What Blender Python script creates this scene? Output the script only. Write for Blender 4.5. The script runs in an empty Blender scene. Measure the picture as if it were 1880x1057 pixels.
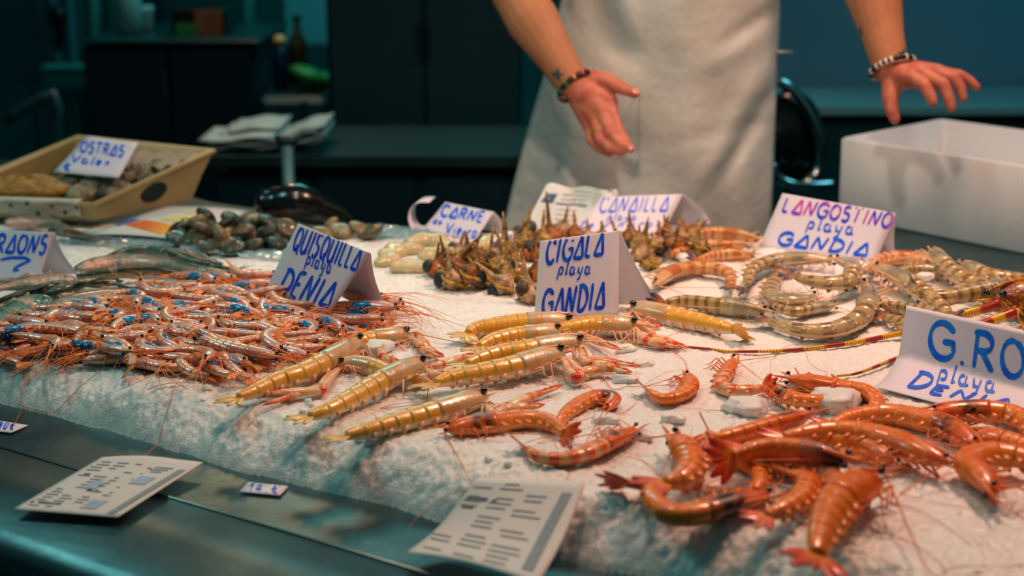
import bpy, math, random
import numpy as np
from mathutils import Vector, Matrix
from mathutils.bvhtree import BVHTree
R = random.Random(7)
S = bpy.context.scene
COL = S.collection
F = 2611.0; PITCH = math.radians(15.8); CAMZ = 1.52
CP, SP = math.cos(PITCH), math.sin(PITCH)
EYE = Vector((0, 0, CAMZ))
ZI = 0.92; ZM = 0.87
def ray(px, py):
    a = (px - 940) / F; b = -(py - 528.5) / F
    return Vector((a, CP + b * SP, -SP + b * CP))
def P(px, py, z=ZI):
    d = ray(px, py); return EYE + d * ((z - CAMZ) / d.z)
def PD(px, py, D):
    d = ray(px, py); return EYE + d * (D / d.y)
# ---------- colour and materials ----------
def lin(c):
    if isinstance(c, str):
        c = [int(c[i:i + 2], 16) / 255 for i in (0, 2, 4)]
        c = [x / 12.92 if x <= .04045 else ((x + .055) / 1.055) ** 2.4 for x in c]
    return (c[0], c[1], c[2], 1)
MATS = {}
class NT:
    def __init__(s, m): s.t = m.node_tree; s.n = s.t.nodes; s.l = s.t.links
    def add(s, t, **k):
        n = s.n.new(t)
        for a, b in k.items(): setattr(n, a, b)
        return n
    def link(s, a, b): s.l.new(a, b)
    def put(s, sock, v):
        if hasattr(v, 'is_output'): s.l.new(v, sock)
        else: sock.default_value = v
    def math(s, op, a, b=None, clamp=False):
        n = s.add('ShaderNodeMath', operation=op, use_clamp=clamp); s.put(n.inputs[0], a)
        if b is not None: s.put(n.inputs[1], b)
        return n.outputs[0]
    def mix(s, f, a, b):
        n = s.add('ShaderNodeMix', data_type='RGBA'); s.put(n.inputs[0], f); s.put(n.inputs[6], a); s.put(n.inputs[7], b); return n.outputs[2]
    def step(s, v, a, b):
        n = s.add('ShaderNodeMapRange', interpolation_type='SMOOTHSTEP'); s.put(n.inputs[0], v); n.inputs[1].default_value = a; n.inputs[2].default_value = b; return n.outputs[0]
    def noise(s, scale, detail=3, vec=None, rough=.55):
        n = s.add('ShaderNodeTexNoise'); n.inputs['Scale'].default_value = scale; n.inputs['Detail'].default_value = detail; n.inputs['Roughness'].default_value = rough
        if vec is None:
            tc = s.add('ShaderNodeTexCoord'); vec = tc.outputs['Object']
        s.link(vec, n.inputs['Vector']); return n.outputs['Fac']
    def uv(s):
        tc = s.add('ShaderNodeTexCoord'); x = s.add('ShaderNodeSeparateXYZ'); s.link(tc.outputs['UV'], x.inputs[0]); return x.outputs[0], x.outputs[1]
    def bump(s, h, strength, dist=.002):
        b = s.add('ShaderNodeBump'); b.inputs['Strength'].default_value = strength; b.inputs['Distance'].default_value = dist; s.link(h, b.inputs['Height']); return b.outputs[0]
def mat(name, col, rough=.5, metal=0, sss=0, var=None, vscale=40, bump=0, bscale=200, bdist=.001, coat=0, trans=0, alpha=1, emit=None, es=0, spec=.5, custom=None, ior=1.45):
    if name in MATS: return MATS[name]
    m = bpy.data.materials.new(name); m.use_nodes = True; MATS[name] = m
    t = NT(m); b = t.n['Principled BSDF']
    b.inputs['Base Color'].default_value = lin(col); b.inputs['Roughness'].default_value = rough; b.inputs['Metallic'].default_value = metal
    b.inputs['IOR'].default_value = ior
    b.inputs['Specular IOR Level'].default_value = spec
    if sss: b.inputs['Subsurface Weight'].default_value = sss; b.inputs['Subsurface Radius'].default_value = (1, .5, .3); b.inputs['Subsurface Scale'].default_value = .006
    if coat: b.inputs['Coat Weight'].default_value = coat; b.inputs['Coat Roughness'].default_value = .08
    if trans: b.inputs['Transmission Weight'].default_value = trans
    if alpha < 1: b.inputs['Alpha'].default_value = alpha
    if emit: b.inputs['Emission Color'].default_value = lin(emit); b.inputs['Emission Strength'].default_value = es
    if var is not None:
        n = t.step(t.noise(vscale), .35, .65); t.link(t.mix(n, lin(col), lin(var)), b.inputs['Base Color'])
    if bump: t.link(t.bump(t.noise(bscale), bump, bdist), b.inputs['Normal'])
    if custom: custom(t, b)
    return m
def shellmat(name, base, band, bpos=(.55, .9), belly=None, noisec=None, dark=None, darkr=(.15, .3, .6, .75), rough=.22, sss=.25, tips=None, nb=.5, trans=0, darkall=False):
    def cu(t, b):
        u, v = t.uv()
        fr = t.math('FRACT', u)
        c = lin(base)
        m1 = t.step(fr, bpos[0], bpos[0] + .12); m2 = t.step(fr, bpos[1], bpos[1] + .1)
        c = t.mix(t.math('SUBTRACT', m1, m2, True), c, lin(band))
        if noisec: c = t.mix(t.math('MULTIPLY', t.step(t.noise(90, 4), .42, .66), nb), c, lin(noisec))
        if belly:
            w = t.math('ABSOLUTE', t.math('SUBTRACT', t.math('MULTIPLY', v, 2.0), 1.0))   # 1 at dorsal, 0 ventral
            c = t.mix(t.step(w, .55, .9), c, lin(belly))
        if dark:
            w = t.math('MULTIPLY', t.step(fr, darkr[0], darkr[1]), t.math('SUBTRACT', 1.0, t.step(fr, darkr[2], darkr[3])))
            s1 = t.math('MULTIPLY', t.step(v, .04, .12), t.math('SUBTRACT', 1.0, t.step(v, .34, .48)))
            s2 = t.math('MULTIPLY', t.step(v, .54, .7), t.math('SUBTRACT', 1.0, t.step(v, .88, .96)))
            if not darkall: w = t.math('MULTIPLY', w, t.math('ADD', s1, s2, True))
            c = t.mix(t.math('MULTIPLY', w, t.step(t.noise(75, 3), .3, .55)), c, lin(dark))
        if tips: c = t.mix(t.step(fr, .45, .85), c, lin(tips))
        t.link(c, b.inputs['Base Color'])
        t.link(t.bump(t.noise(260, 3), .5, .0012), b.inputs['Normal'])
    return mat(name, base, rough=rough + .1, sss=sss, coat=.45, custom=cu, trans=trans)
# ---------- mesh builder ----------
class MB:
    def __init__(s): s.v = []; s.f = []; s.uv = {}; s.mi = []; s.cur = 0
    def add(s, vs, fs, uvs=None):
        o = len(s.v); s.v += [Vector(v) for v in vs]
        for k, f in enumerate(fs):
            s.f.append(tuple(o + i for i in f)); s.mi.append(s.cur)
        if uvs:
            for i, q in enumerate(uvs): s.uv[o + i] = q
        return s
    def loft(s, rings, closed=True, cap=True, us=None, flip=False):
        n = len(rings[0]); o = len(s.v); vs = []; uvs = []
        for i, r in enumerate(rings):
            for j, p in enumerate(r):
                vs.append(p); uvs.append(((us[i] if us else i / (len(rings) - 1)), j / n))
        fs = []
        m = n if closed else n - 1
        for i in range(len(rings) - 1):
            for j in range(m):
                a = i * n + j; b = i * n + (j + 1) % n; c = (i + 1) * n + (j + 1) % n; d = (i + 1) * n + j
                fs.append((a, d, c, b) if flip else (a, b, c, d))
        if cap and closed:
            fs.append(tuple(range(n))[::-1] if not flip else tuple(range(n)))
            k = (len(rings) - 1) * n; e = tuple(range(k, k + n)); fs.append(e if not flip else e[::-1])
        return s.add(vs, fs, uvs)
    def tube(s, pts, rad, n=6, flat=1.0):
        pts = [Vector(p) for p in pts]
        if not hasattr(rad, '__len__'): rad = [rad] * len(pts)
        rings = []; up = None
        for i, p in enumerate(pts):
            t = (pts[min(i + 1, len(pts) - 1)] - pts[max(i - 1, 0)])
            if t.length < 1e-9: t = Vector((0, 0, 1))
            t.normalize()
            if up is None: up = Vector((0, 0, 1)) if abs(t.z) < .9 else Vector((0, 1, 0))
            a = t.cross(up)
            if a.length < 1e-6: a = t.orthogonal()
            a.normalize(); b = a.cross(t); up = b
            rings.append([p + (a * math.cos(q) + b * math.sin(q) * flat) * rad[i] for q in [2 * math.pi * j / n for j in range(n)]])
        return s.loft(rings, flip=True)
    def ball(s, c, r, n=12, m=8, M=None):
        c = Vector(c)
        if not hasattr(r, '__len__'): r = (r, r, r)
        rings = []
        for i in range(m + 1):
            a = math.pi * i / m
            ring = []
            for j in range(n):
                q = 2 * math.pi * j / n
                p = Vector((r[0] * math.sin(a) * math.cos(q), r[1] * math.sin(a) * math.sin(q), r[2] * math.cos(a)))
                if i in (0, m): p = Vector((r[0] * .02 * math.cos(q), r[1] * .02 * math.sin(q), r[2] * (1 if i == 0 else -1)))
                if M: p = M @ p
                ring.append(c + p)
            rings.append(ring)
        return s.loft(rings, flip=True)
    def capsule(s, a, b, ra, rb, n=14, flat=None):
        a = Vector(a); b = Vector(b); t = (b - a); L = t.length; t.normalize()
        x = t.orthogonal().normalized(); y = t.cross(x)
        rings = []
        for k in range(6):
            th = math.pi / 2 * (1 - k / 5); rings.append((a - t * ra * math.sin(th), max(ra * math.cos(th), ra * .03)))
        for k in range(1, 6):
            rings.append((a.lerp(b, k / 6), ra + (rb - ra) * k / 6))
        for k in range(6):
            th = math.pi / 2 * k / 5; rings.append((b + t * rb * math.sin(th), max(rb * math.cos(th), rb * .03)))
        s.loft([[c + (x * math.cos(q) + y * math.sin(q)) * r for q in [2 * math.pi * j / n for j in range(n)]] for c, r in rings])
        return s
    def box(s, c, d, M=None, bev=0):
        c = Vector(c); hx, hy, hz = d[0] / 2, d[1] / 2, d[2] / 2
        bev = min(bev or min(d) * .06, min(d) * .3)
        # chamfered box: loft of rounded rings
        rings = []
        def ring(z, ins):
            x, y, b = hx - ins, hy - ins, bev
            return [(x, -y + b, z), (x, y - b, z), (x - b, y, z), (-x + b, y, z), (-x, y - b, z), (-x, -y + b, z), (-x + b, -y, z), (x - b, -y, z)]
        for z, ins in ((-hz, bev), (-hz + bev, 0), (hz - bev, 0), (hz, bev)):
            rings.append([c + ((M @ Vector(p)) if M else Vector(p)) for p in ring(z, ins)])
        return s.loft(rings)
    def prism(s, poly, z0, z1):   # poly list of xy ccw
        n = len(poly); vs = [(x, y, z0) for x, y in poly] + [(x, y, z1) for x, y in poly]
        return s.add(vs, [tuple(range(n))[::-1], tuple(range(n, 2 * n))] + [(i, (i + 1) % n, n + (i + 1) % n, n + i) for i in range(n)])
    def grid(s, G, double=0):
        nr, nc = len(G), len(G[0]); vs = [p for r in G for p in r]
        uvs = [(j / (nc - 1), i / (nr - 1)) for i in range(nr) for j in range(nc)]
        return s.add(vs, [(i * nc + j, i * nc + j + 1, (i + 1) * nc + j + 1, (i + 1) * nc + j) for i in range(nr - 1) for j in range(nc - 1)], uvs)
    def build(s, name, m, parent=None, smooth=True, solid=0, stuff=False):
        me = bpy.data.meshes.new(name)
        org = parent_org(parent)
        me.from_pydata([tuple(v - org) for v in s.v], [], s.f)
        ms = m if isinstance(m, (list, tuple)) else [m]
        for k in ms: me.materials.append(k)
        if len(ms) > 1: me.polygons.foreach_set('material_index', s.mi)
        if s.uv:
            ul = me.uv_layers.new(name='UVMap'); li = np.empty(len(me.loops), dtype=np.int32); me.loops.foreach_get('vertex_index', li)
            arr = np.zeros((len(s.v), 2), dtype=np.float32)
            for k, q in s.uv.items(): arr[k] = q
            ul.data.foreach_set('uv', arr[li].ravel())
        if smooth: me.polygons.foreach_set('use_smooth', [True] * len(me.polygons))
        me.update()
        o = bpy.data.objects.new(name, me); COL.objects.link(o)
        if parent is not None: o.parent = parent; ORG[o.name] = org
        else: ORG[o.name] = org
        if solid:
            md = o.modifiers.new('thick', 'SOLIDIFY'); md.thickness = solid; md.offset = -1
        if stuff: o['kind'] = 'stuff'
        return o
ORG = {}
def parent_org(p):
    return ORG.get(p.name, Vector((0, 0, 0))) if p is not None else Vector((0, 0, 0))
def thing(name, loc, label, cat, group=None):
    o = bpy.data.objects.new(name, None); COL.objects.link(o); o.location = loc; o.empty_display_size = .02
    ORG[o.name] = Vector(loc); o['label'] = label; o['category'] = cat
    if group: o['group'] = group
    return o
def tag(o, label, cat, group=None):
    o['label'] = label; o['category'] = cat
    if group: o['group'] = group
    return o
def struct(o): o['kind'] = 'structure'; return o
def copytree(o, parent=None):
    c = o.copy(); COL.objects.link(c)
    if parent is not None: c.parent = parent
    for ch in o.children: copytree(ch, c)
    return c
def crom(pts, n):
    pts = [Vector(p) for p in pts]
    if len(pts) == 2: return [pts[0].lerp(pts[1], i / (n - 1)) for i in range(n)]
    # arc-length parameterised catmull-rom
    ext = [pts[0] * 2 - pts[1]] + pts + [pts[-1] * 2 - pts[-2]]
    dense = []
    for i in range(1, len(ext) - 2):
        p0, p1, p2, p3 = ext[i - 1:i + 3]
        for k in range(12):
            t = k / 12
            dense.append(.5 * ((2 * p1) + (p2 - p0) * t + (2 * p0 - 5 * p1 + 4 * p2 - p3) * t * t + (3 * p1 - p0 - 3 * p2 + p3) * t ** 3))
    dense.append(pts[-1])
    d = [0]
    for a, b in zip(dense, dense[1:]): d.append(d[-1] + (b - a).length)
    out = []; j = 0
    for i in range(n):
        t = d[-1] * i / (n - 1)
        while j < len(d) - 2 and d[j + 1] < t: j += 1
        w = (t - d[j]) / max(d[j + 1] - d[j], 1e-9); out.append(dense[j].lerp(dense[j + 1], min(max(w, 0), 1)))
    return out
def sstep(x): x = min(max(x, 0), 1); return x * x * (3 - 2 * x)
# ---------- decals: ink and print laid on real surfaces ----------
def bvh_of(o, mesh=None):
    me = mesh or o.data; org = ORG.get(o.name, Vector((0, 0, 0)))
    return BVHTree.FromPolygons([v.co + org for v in me.vertices], [tuple(p.vertices) for p in me.polygons])
def hit(bvh, px, py, off=.0007):
    d = ray(px, py).normalized(); h = bvh.ray_cast(EYE, d)
    if h[0] is None: return None
    nrm = h[1] if h[1].dot(d) < 0 else -h[1]
    return h[0] + nrm * off
def ribbon(mb, bvh, pts, w, nib=None, off=.0007):
    # resample
    q = [pts[0]]
    for a, b in zip(pts, pts[1:]):
        L = math.hypot(b[0] - a[0], b[1] - a[1]); n = max(1, int(L / 2.2))
        for k in range(1, n + 1): q.append((a[0] + (b[0] - a[0]) * k / n, a[1] + (b[1] - a[1]) * k / n))
    rows = []
    for i, p in enumerate(q):
        a = q[max(i - 2, 0)]; b = q[min(i + 2, len(q) - 1)]; dx, dy = b[0] - a[0], b[1] - a[1]; L = math.hypot(dx, dy) or 1; dx /= L; dy /= L
        ww = w
        if nib is not None: ww = w * (.55 + .68 * abs(math.sin(math.atan2(-dy, dx) - nib)))
        e = min(1, .55 + .45 * min(i, len(q) - 1 - i) / 2.0)
        ww *= e
        l = hit(bvh, p[0] - dy * ww / 2, p[1] + dx * ww / 2, off); c = hit(bvh, p[0] + dy * ww / 2, p[1] - dx * ww / 2, off)
        rows.append((l, c) if l is not None and c is not None else None)
    for a, b in zip(rows, rows[1:]):
        if a and b: mb.add([a[0], a[1], b[1], b[0]], [(0, 1, 2, 3)])
def patch(mb, bvh, quad, n=6, m=6, off=.0007):
    def at(u, v):
        a, b, c, d = quad
        return (a[0] * (1 - u) * (1 - v) + b[0] * u * (1 - v) + c[0] * u * v + d[0] * (1 - u) * v, a[1] * (1 - u) * (1 - v) + b[1] * u * (1 - v) + c[1] * u * v + d[1] * (1 - u) * v)
    G = [[hit(bvh, *at(j / n, i / m), off) for j in range(n + 1)] for i in range(m + 1)]
    for i in range(m):
        for j in range(n):
            q = (G[i][j], G[i][j + 1], G[i + 1][j + 1], G[i + 1][j])
            if all(x is not None for x in q): mb.add(q, [(0, 1, 2, 3)])
def arc(cx, cy, rx, ry, a0, a1, n=12): return [(cx + rx * math.cos(math.radians(a0 + (a1 - a0) * i / n)), cy + ry * math.sin(math.radians(a0 + (a1 - a0) * i / n))) for i in range(n + 1)]
GL = {
 'A': (.95, [[(0, .02), (.62, 1)], [(.62, 1), (.85, .03)], [(.0, .04), (.85, .04)]]),
 'C': (.85, [arc(.5, .5, .45, .5, 32, 322, 18)]),
 'D': (.95, [[(.22, .98), (.08, .02)], [(.05, .97)] + arc(.25, .5, .62, .47, 80, -80, 12) + [(.02, .03)]]),
 'E': (.75, [[(.12, 1), (.05, 0)], [(.1, .97), (.75, 1)], [(.08, .52), (.6, .55)], [(.03, .03), (.7, .03)]]),
 'G': (1., [arc(.5, .5, .45, .48, 35, 330, 18), [(.9, .25), (.85, .5), (.5, .48)]]),
 'I': (.4, [[(.25, 1), (.12, 0)]]),
 'J': (.6, [[(.5, 1), (.45, .2), (.25, 0), (.05, .15)]]),
 'L': (.7, [[(.18, 1), (.05, .03)], [(.05, .03), (.65, .06)]]),
 'M': (1., [[(0, 0), (.2, 1), (.45, .3), (.75, 1), (.9, 0)]]),
 'N': (.95, [[(.0, 0), (.22, .98)], [(.22, .98), (.62, .03)], [(.62, .03), (.88, 1)]]),
 'O': (.95, [arc(.45, .5, .4, .48, 80, 440, 18)]),
 'Q': (.95, [arc(.45, .52, .38, .46, 80, 440, 18), [(.5, .3), (.85, -.12)]]),
 'R': (.85, [[(.15, 1), (.05, 0)], [(.02, .95)] + arc(.35, .74, .4, .25, 80, -90, 8) + [(.15, .48)], [(.35, .48), (.8, 0)]]),
 'S': (.8, [arc(.45, .75, .33, .23, 40, 240, 8) + arc(.4, .27, .35, .27, 70, -150, 10)]),
 'T': (.8, [[(0, .97), (.85, 1)], [(.45, .97), (.35, 0)]]),
 'U': (.9, [[(.08, 1), (.05, .3)] + arc(.38, .28, .33, .27, 180, 350, 8) + [(.8, 1)], [(.8, 1), (.78, 0)]]),
 'V': (.9, [[(0, 1), (.35, 0), (.85, 1)]]),
 '.': (.35, [[(.08, .02), (.2, .06)]]),
 'p': (.75, [[(.12, .62), (-.02, -.4)], [(.1, .55)] + arc(.35, .33, .32, .27, 110, -120, 9)]),
 'l': (.35, [[(.2, 1.1), (.08, .03), (.3, .1)]]),
 'a': (.8, [arc(.32, .3, .28, .29, 60, 320, 12), [(.62, .62), (.56, .1), (.62, .02), (.85, .1)]]),
 'y': (.8, [[(.1, .6), (.18, .12), (.5, .12)], [(.72, .6), (.45, -.3), (.1, -.42)]]),
 'd': (.8, [arc(.34, .3, .3, .28, 40, 330, 12), [(.75, 1.1), (.62, .02)]]),
 'e': (.7, [[(.08, .28), (.6, .38)] + arc(.34, .32, .28, .28, 20, 310, 10)]),
 'i': (.35, [[(.18, .6), (.1, 0)], [(.25, .82), (.3, .86)]]),
 'r': (.55, [[(.12, .6), (.05, 0)], [(.1, .35), (.3, .6), (.5, .58)]]),
 'n': (.7, [[(.12, .6), (.05, 0)], [(.08, .3), (.3, .6), (.5, .5), (.5, 0)]]),
 'o': (.7, [arc(.32, .3, .28, .29, 80, 440, 12)]),
 's': (.6, [[(.5, .55), (.2, .58), (.12, .42), (.45, .25), (.4, .05), (.05, .03)]]),
 '4': (.7, [[(.5, 0), (.5, 1), (.02, .35), (.7, .35)]]), '8': (.7, [arc(.35, .75, .25, .24, 0, 360, 10), arc(.35, .26, .3, .26, 0, 360, 10)]),
 '0': (.7, [arc(.35, .5, .3, .48, 0, 360, 14)]), '9': (.7, [arc(.32, .7, .27, .27, 0, 360, 10), [(.6, .75), (.4, 0)]]), '6': (.7, [[(.5, 1), (.1, .4)], arc(.34, .27, .28, .26, 0, 360, 10)]),
 '1': (.4, [[(.0, .7), (.25, 1), (.18, 0)]]),
 ',': (.3, [[(.15, .1), (.05, -.15)]]), '\u20ac': (.8, [arc(.5, .5, .35, .45, 50, 310, 12), [(0, .58), (.55, .58)], [(0, .42), (.5, .42)]]),
 ' ': (.4, []),
}
def write(mb, bvh, text, b0, b1, up, w, nib=1.25, gap=.2, off=.0007):
    tot = sum(GL[c][0] for c in text) + gap * (len(text) - 1); x = 0
    for c in text:
        gw, strokes = GL[c]
        for st in strokes:
            pts = []
            for (gx, gy) in st:
                k = (x + gx * (gw if gw < .6 and False else 1) * (gw / .9 if gw >= .6 else 1)) / tot
                pts.append((b0[0] + (b1[0] - b0[0]) * k + up[0] * gy, b0[1] + (b1[1] - b0[1]) * k + up[1] * gy))
            ribbon(mb, bvh, pts, w, nib, off)
        x += gw + gap
# ---------- noise in numpy ----------
def hsh(ix, iy, k=0):
    n = (ix.astype(np.int64) * 374761393 + iy.astype(np.int64) * 668265263 + k * 1442695041) & 0x7fffffff
    n = ((n ^ (n >> 13)) * 1274126177) & 0x7fffffff
    return ((n ^ (n >> 16)) & 0xffff) / 65535.0
def vnoise(x, y, k=0):
    ix = np.floor(x); iy = np.floor(y); fx = x - ix; fy = y - iy; fx = fx * fx * (3 - 2 * fx); fy = fy * fy * (3 - 2 * fy)
    a = hsh(ix, iy, k); b = hsh(ix + 1, iy, k); c = hsh(ix, iy + 1, k); d = hsh(ix + 1, iy + 1, k)
    return (a * (1 - fx) + b * fx) * (1 - fy) + (c * (1 - fx) + d * fx) * fy
def facet(x, y, cell, k=0):
    X = x / cell; Y = y / cell; ix = np.floor(X); iy = np.floor(Y); best = np.full(X.shape, 9.); h = np.zeros(X.shape)
    for dx in (-1, 0, 1):
        for dy in (-1, 0, 1):
            cx = ix + dx; cy = iy + dy; px = cx + hsh(cx, cy, k + 1); py = cy + hsh(cx, cy, k + 2)
            d = (X - px) ** 2 + (Y - py) ** 2
            hh = (hsh(cx, cy, k + 3) - .5) + (hsh(cx, cy, k + 4) - .5) * 1.6 * (X - px) + (hsh(cx, cy, k + 5) - .5) * 1.6 * (Y - py)
            m = d < best; best = np.where(m, d, best); h = np.where(m, hh, h)
    return h, best
A0 = P(0, 742, ZM); B0 = P(600, 906, ZM); UD = (B0 - A0); UD.z = 0; UD.normalize(); VD = Vector((-UD.y, UD.x, 0))
def CU(t, s, z=0): p = A0 + UD * t + VD * s; return Vector((p.x, p.y, z))
BACK = [P(-900, 360), P(-200, 385), P(170, 398), P(390, 400), P(740, 430), P(950, 424), P(1415, 426), P(1560, 448), P(1640, 465), P(1880, 497), P(2600, 580)]
def ice_h(x, y, fine=True):
    x = np.asarray(x, dtype=float); y = np.asarray(y, dtype=float)
    s = (x - A0.x) * VD.x + (y - A0.y) * VD.y; t = (x - A0.x) * UD.x + (y - A0.y) * UD.y
    s = s + (vnoise(x * 22, y * 22, 3) - .5) * .010 + (vnoise(x * 7, y * 7, 4) - .5) * .022
    q = np.clip(s / .085, 0, 1); prof = 1 - (1 - q) ** 2.3
    bd = np.full(x.shape, 9.)
    for a, b in zip(BACK, BACK[1:]):
        ex, ey = b.x - a.x, b.y - a.y; L = math.hypot(ex, ey); sd = ((x - a.x) * (-ey) + (y - a.y) * ex) / L   # + beyond
        al = np.clip(((x - a.x) * ex + (y - a.y) * ey) / L / L, 0, 1)
        dd = np.hypot(x - a.x - al * ex, y - a.y - al * ey); m = dd < np.abs(bd) - 1e-9; bd = np.where(m, -np.sign(sd) * dd, bd)
    qb = np.clip((bd + (vnoise(x * 25, y * 25, 9) - .5) * .012) / .035, 0, 1); profb = 1 - (1 - qb) ** 2
    h = (ZI - ZM) * prof * profb + ((vnoise(x * 9, y * 9, 1) - .5) * .008 + (vnoise(x * 30, y * 30, 2) - .5) * .005) * np.minimum(prof, profb)
    return h
def iz(x, y): return ZM + float(ice_h(np.array([x]), np.array([y]))[0])
# ================= setting =================
m_floor = mat('floor_wet', '2b3a3a', rough=.35, var='1f2c2d', vscale=3)
m_wall = mat('wall_teal', '0d5358', rough=.7, var='0b464c', vscale=1.5)
m_wallb = mat('wall_back', '0a4d50', rough=.6, var='083a3f', vscale=2)
fl = MB().add([(-5, -.5, 0), (5, -.5, 0), (5, 7.2, 0), (-5, 7.2, 0)], [(0, 1, 2, 3)]).build('floor', m_floor, smooth=False); struct(fl)
wb = MB().box((0, 7.25, 1.5), (10.1, .1, 3.1)).build('wall_back', m_wallb, smooth=False); struct(wb)
wl = MB().box((-5.05, 3.4, 1.5), (.1, 7.8, 3.1)).build('wall_left', m_wallb, smooth=False); struct(wl)
wr = MB().box((5.05, 3.4, 1.5), (.1, 7.8, 3.1)).build('wall_right', m_wall, smooth=False); struct(wr)
# ================= display counter =================
def steel(t, b):
    tc = t.add('ShaderNodeTexCoord'); mp = t.add('ShaderNodeMapping'); mp.inputs['Rotation'].default_value = (0, 0, math.radians(31.5)); mp.inputs['Scale'].default_value = (2, 60, 1)
    t.link(tc.outputs['Object'], mp.inputs[0]); n = t.noise(12, 4, mp.outputs[0]); n2 = t.noise(5, 3)
    t.link(t.math('ADD', t.math('MULTIPLY', n2, .3), .2), b.inputs['Roughness'])
    t.link(t.mix(t.step(n2, .3, .7), lin('6a878a'), lin('3c5a62')), b.inputs['Base Color'])
    t.link(t.bump(t.math('ADD', n, t.math('MULTIPLY', t.noise(9, 2), 3)), .35, .0012), b.inputs['Normal'])
m_steel = mat('brushed_steel', '8a9998', metal=1, rough=.3, custom=steel)
m_steelp = mat('steel_plain', '788888', metal=1, rough=.25)
ctr = thing('display_counter', CU(.5, .4, 0), 'stainless steel fishmonger display counter carrying the bed of crushed ice', 'counter')
back = [P(2700, 470, ZM), P(1800, 300, ZM), P(1545, 372, ZM), P(1425, 431, ZM), P(930, 431, ZM), P(740, 420, ZM), P(390, 372, ZM), P(120, 300, ZM), P(-500, 260, ZM), P(-1100, 300, ZM)]
poly = [CU(-1.3, -.098), CU(1.9, -.098)] + back
MB().prism([(p.x, p.y) for p in poly], ZM - .035, ZM).build('worktop', m_steel, ctr, smooth=False)
# front bullnose panel, slightly lower and falling toward the customer
G = []
for (s_, z_) in ((-.100, ZM - .0015), (-.17, ZM - .006), (-.235, ZM - .011), (-.252, ZM - .016), (-.262, ZM - .03), (-.264, ZM - .06), (-.262, ZM - .09)):
    G.append([CU(-1.3 + 3.2 * k / 20, s_, z_) for k in range(21)])
MB().grid(G).build('front_panel', m_steel, ctr, solid=.002)
MB().tube([CU(-1.3, -.099, ZM), CU(1.9, -.099, ZM)], .0022, 8).build('seam_bead', m_steelp, ctr)
m_dark = mat('dark_plinth', '0a1e20', rough=.5)
MB().prism([(p.x, p.y) for p in [CU(-1.25, -.20), CU(1.85, -.20), CU(1.85, .35), CU(-1.25, .35)]], 0.0, ZM - .036).build('plinth', m_dark, ctr, smooth=False)
# ================= ice =================
def ice_mesh():
    step = .0028; xs = np.arange(-1.25, 1.35, step); ys = np.arange(1.02, 2.82, step); X, Y = np.meshgrid(xs, ys)
    h = ice_h(X, Y)
    f1, b1 = facet(X + (vnoise(X * 150, Y * 150, 5) - .5) * .003, Y, .0085, 11); f2, b2 = facet(X, Y, .0045, 31); f3, b3 = facet(X, Y, .021, 51)
    on = np.clip(h / .02, 0, 1)
    s_ = np.clip(1 - ((X - A0.x) * VD.x + (Y - A0.y) * VD.y - .05) / .12, 0, 1)
    g = f1 * (.0016 + .0013 * s_) + f2 * (.0012 + .0014 * s_) + f3 * .0007
    Z = ZM + h + g * on
    keep = h > .0025
    fc = keep[:-1, :-1] | keep[1:, :-1] | keep[:-1, 1:] | keep[1:, 1:]
    Z = np.where(keep, np.maximum(Z, ZM + .0006), ZM - .001)
    used = np.zeros(X.shape, bool); used[:-1, :-1] |= fc; used[1:, :-1] |= fc; used[:-1, 1:] |= fc; used[1:, 1:] |= fc
    idx = -np.ones(X.shape, int); idx[used] = np.arange(used.sum())
    co = np.stack([X[used], Y[used], Z[used]], 1).astype(np.float32)
    r, c = np.nonzero(fc)
    q = np.stack([idx[r, c], idx[r, c + 1], idx[r + 1, c + 1], idx[r + 1, c]], 1).astype(np.int32)
    me = bpy.data.meshes.new('crushed_ice'); me.vertices.add(len(co)); me.vertices.foreach_set('co', co.ravel())
    me.loops.add(q.size); me.loops.foreach_set('vertex_index', q.ravel()); me.polygons.add(len(q))
    me.polygons.foreach_set('loop_start', np.arange(0, q.size, 4, dtype=np.int32)); me.polygons.foreach_set('loop_total', np.full(len(q), 4, dtype=np.int32))
    me.polygons.foreach_set('use_smooth', np.ones(len(q), dtype=bool)); me.update(calc_edges=True); me.validate()
    return me
def icem(t, b):
    tc = t.add('ShaderNodeTexCoord'); v = t.add('ShaderNodeTexVoronoi'); v.inputs['Scale'].default_value = 260; t.link(tc.outputs['Object'], v.inputs['Vector'])
    t.link(t.mix(t.step(t.noise(160, 3), .3, .7), lin('e6e6e2'), lin('f4f2ee')), b.inputs['Base Color'])
    t.link(t.bump(t.math('ADD', v.outputs['Distance'], t.noise(500, 2)), .4, .0012), b.inputs['Normal'])
m_ice = mat('crushed_ice', 'e8e8e4', rough=.36, sss=.5, custom=icem, spec=.5)
m_ice.node_tree.nodes['Principled BSDF'].inputs['Subsurface Radius'].default_value = (.8, .9, 1)
m_ice.node_tree.nodes['Principled BSDF'].inputs['Subsurface Scale'].default_value = .007
ice = bpy.data.objects.new('crushed_ice', ice_mesh()); ice.data.materials.append(m_ice); COL.objects.link(ice)
tag(ice, 'long bed of white crushed ice heaped over the steel counter under the seafood', 'ice'); ice['kind'] = 'stuff'
m_chunk = mat('ice_chunk', 'f4f4f2', rough=.15, trans=.2, ior=1.2, sss=.7, bump=.3, bscale=160, bdist=.001)
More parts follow.
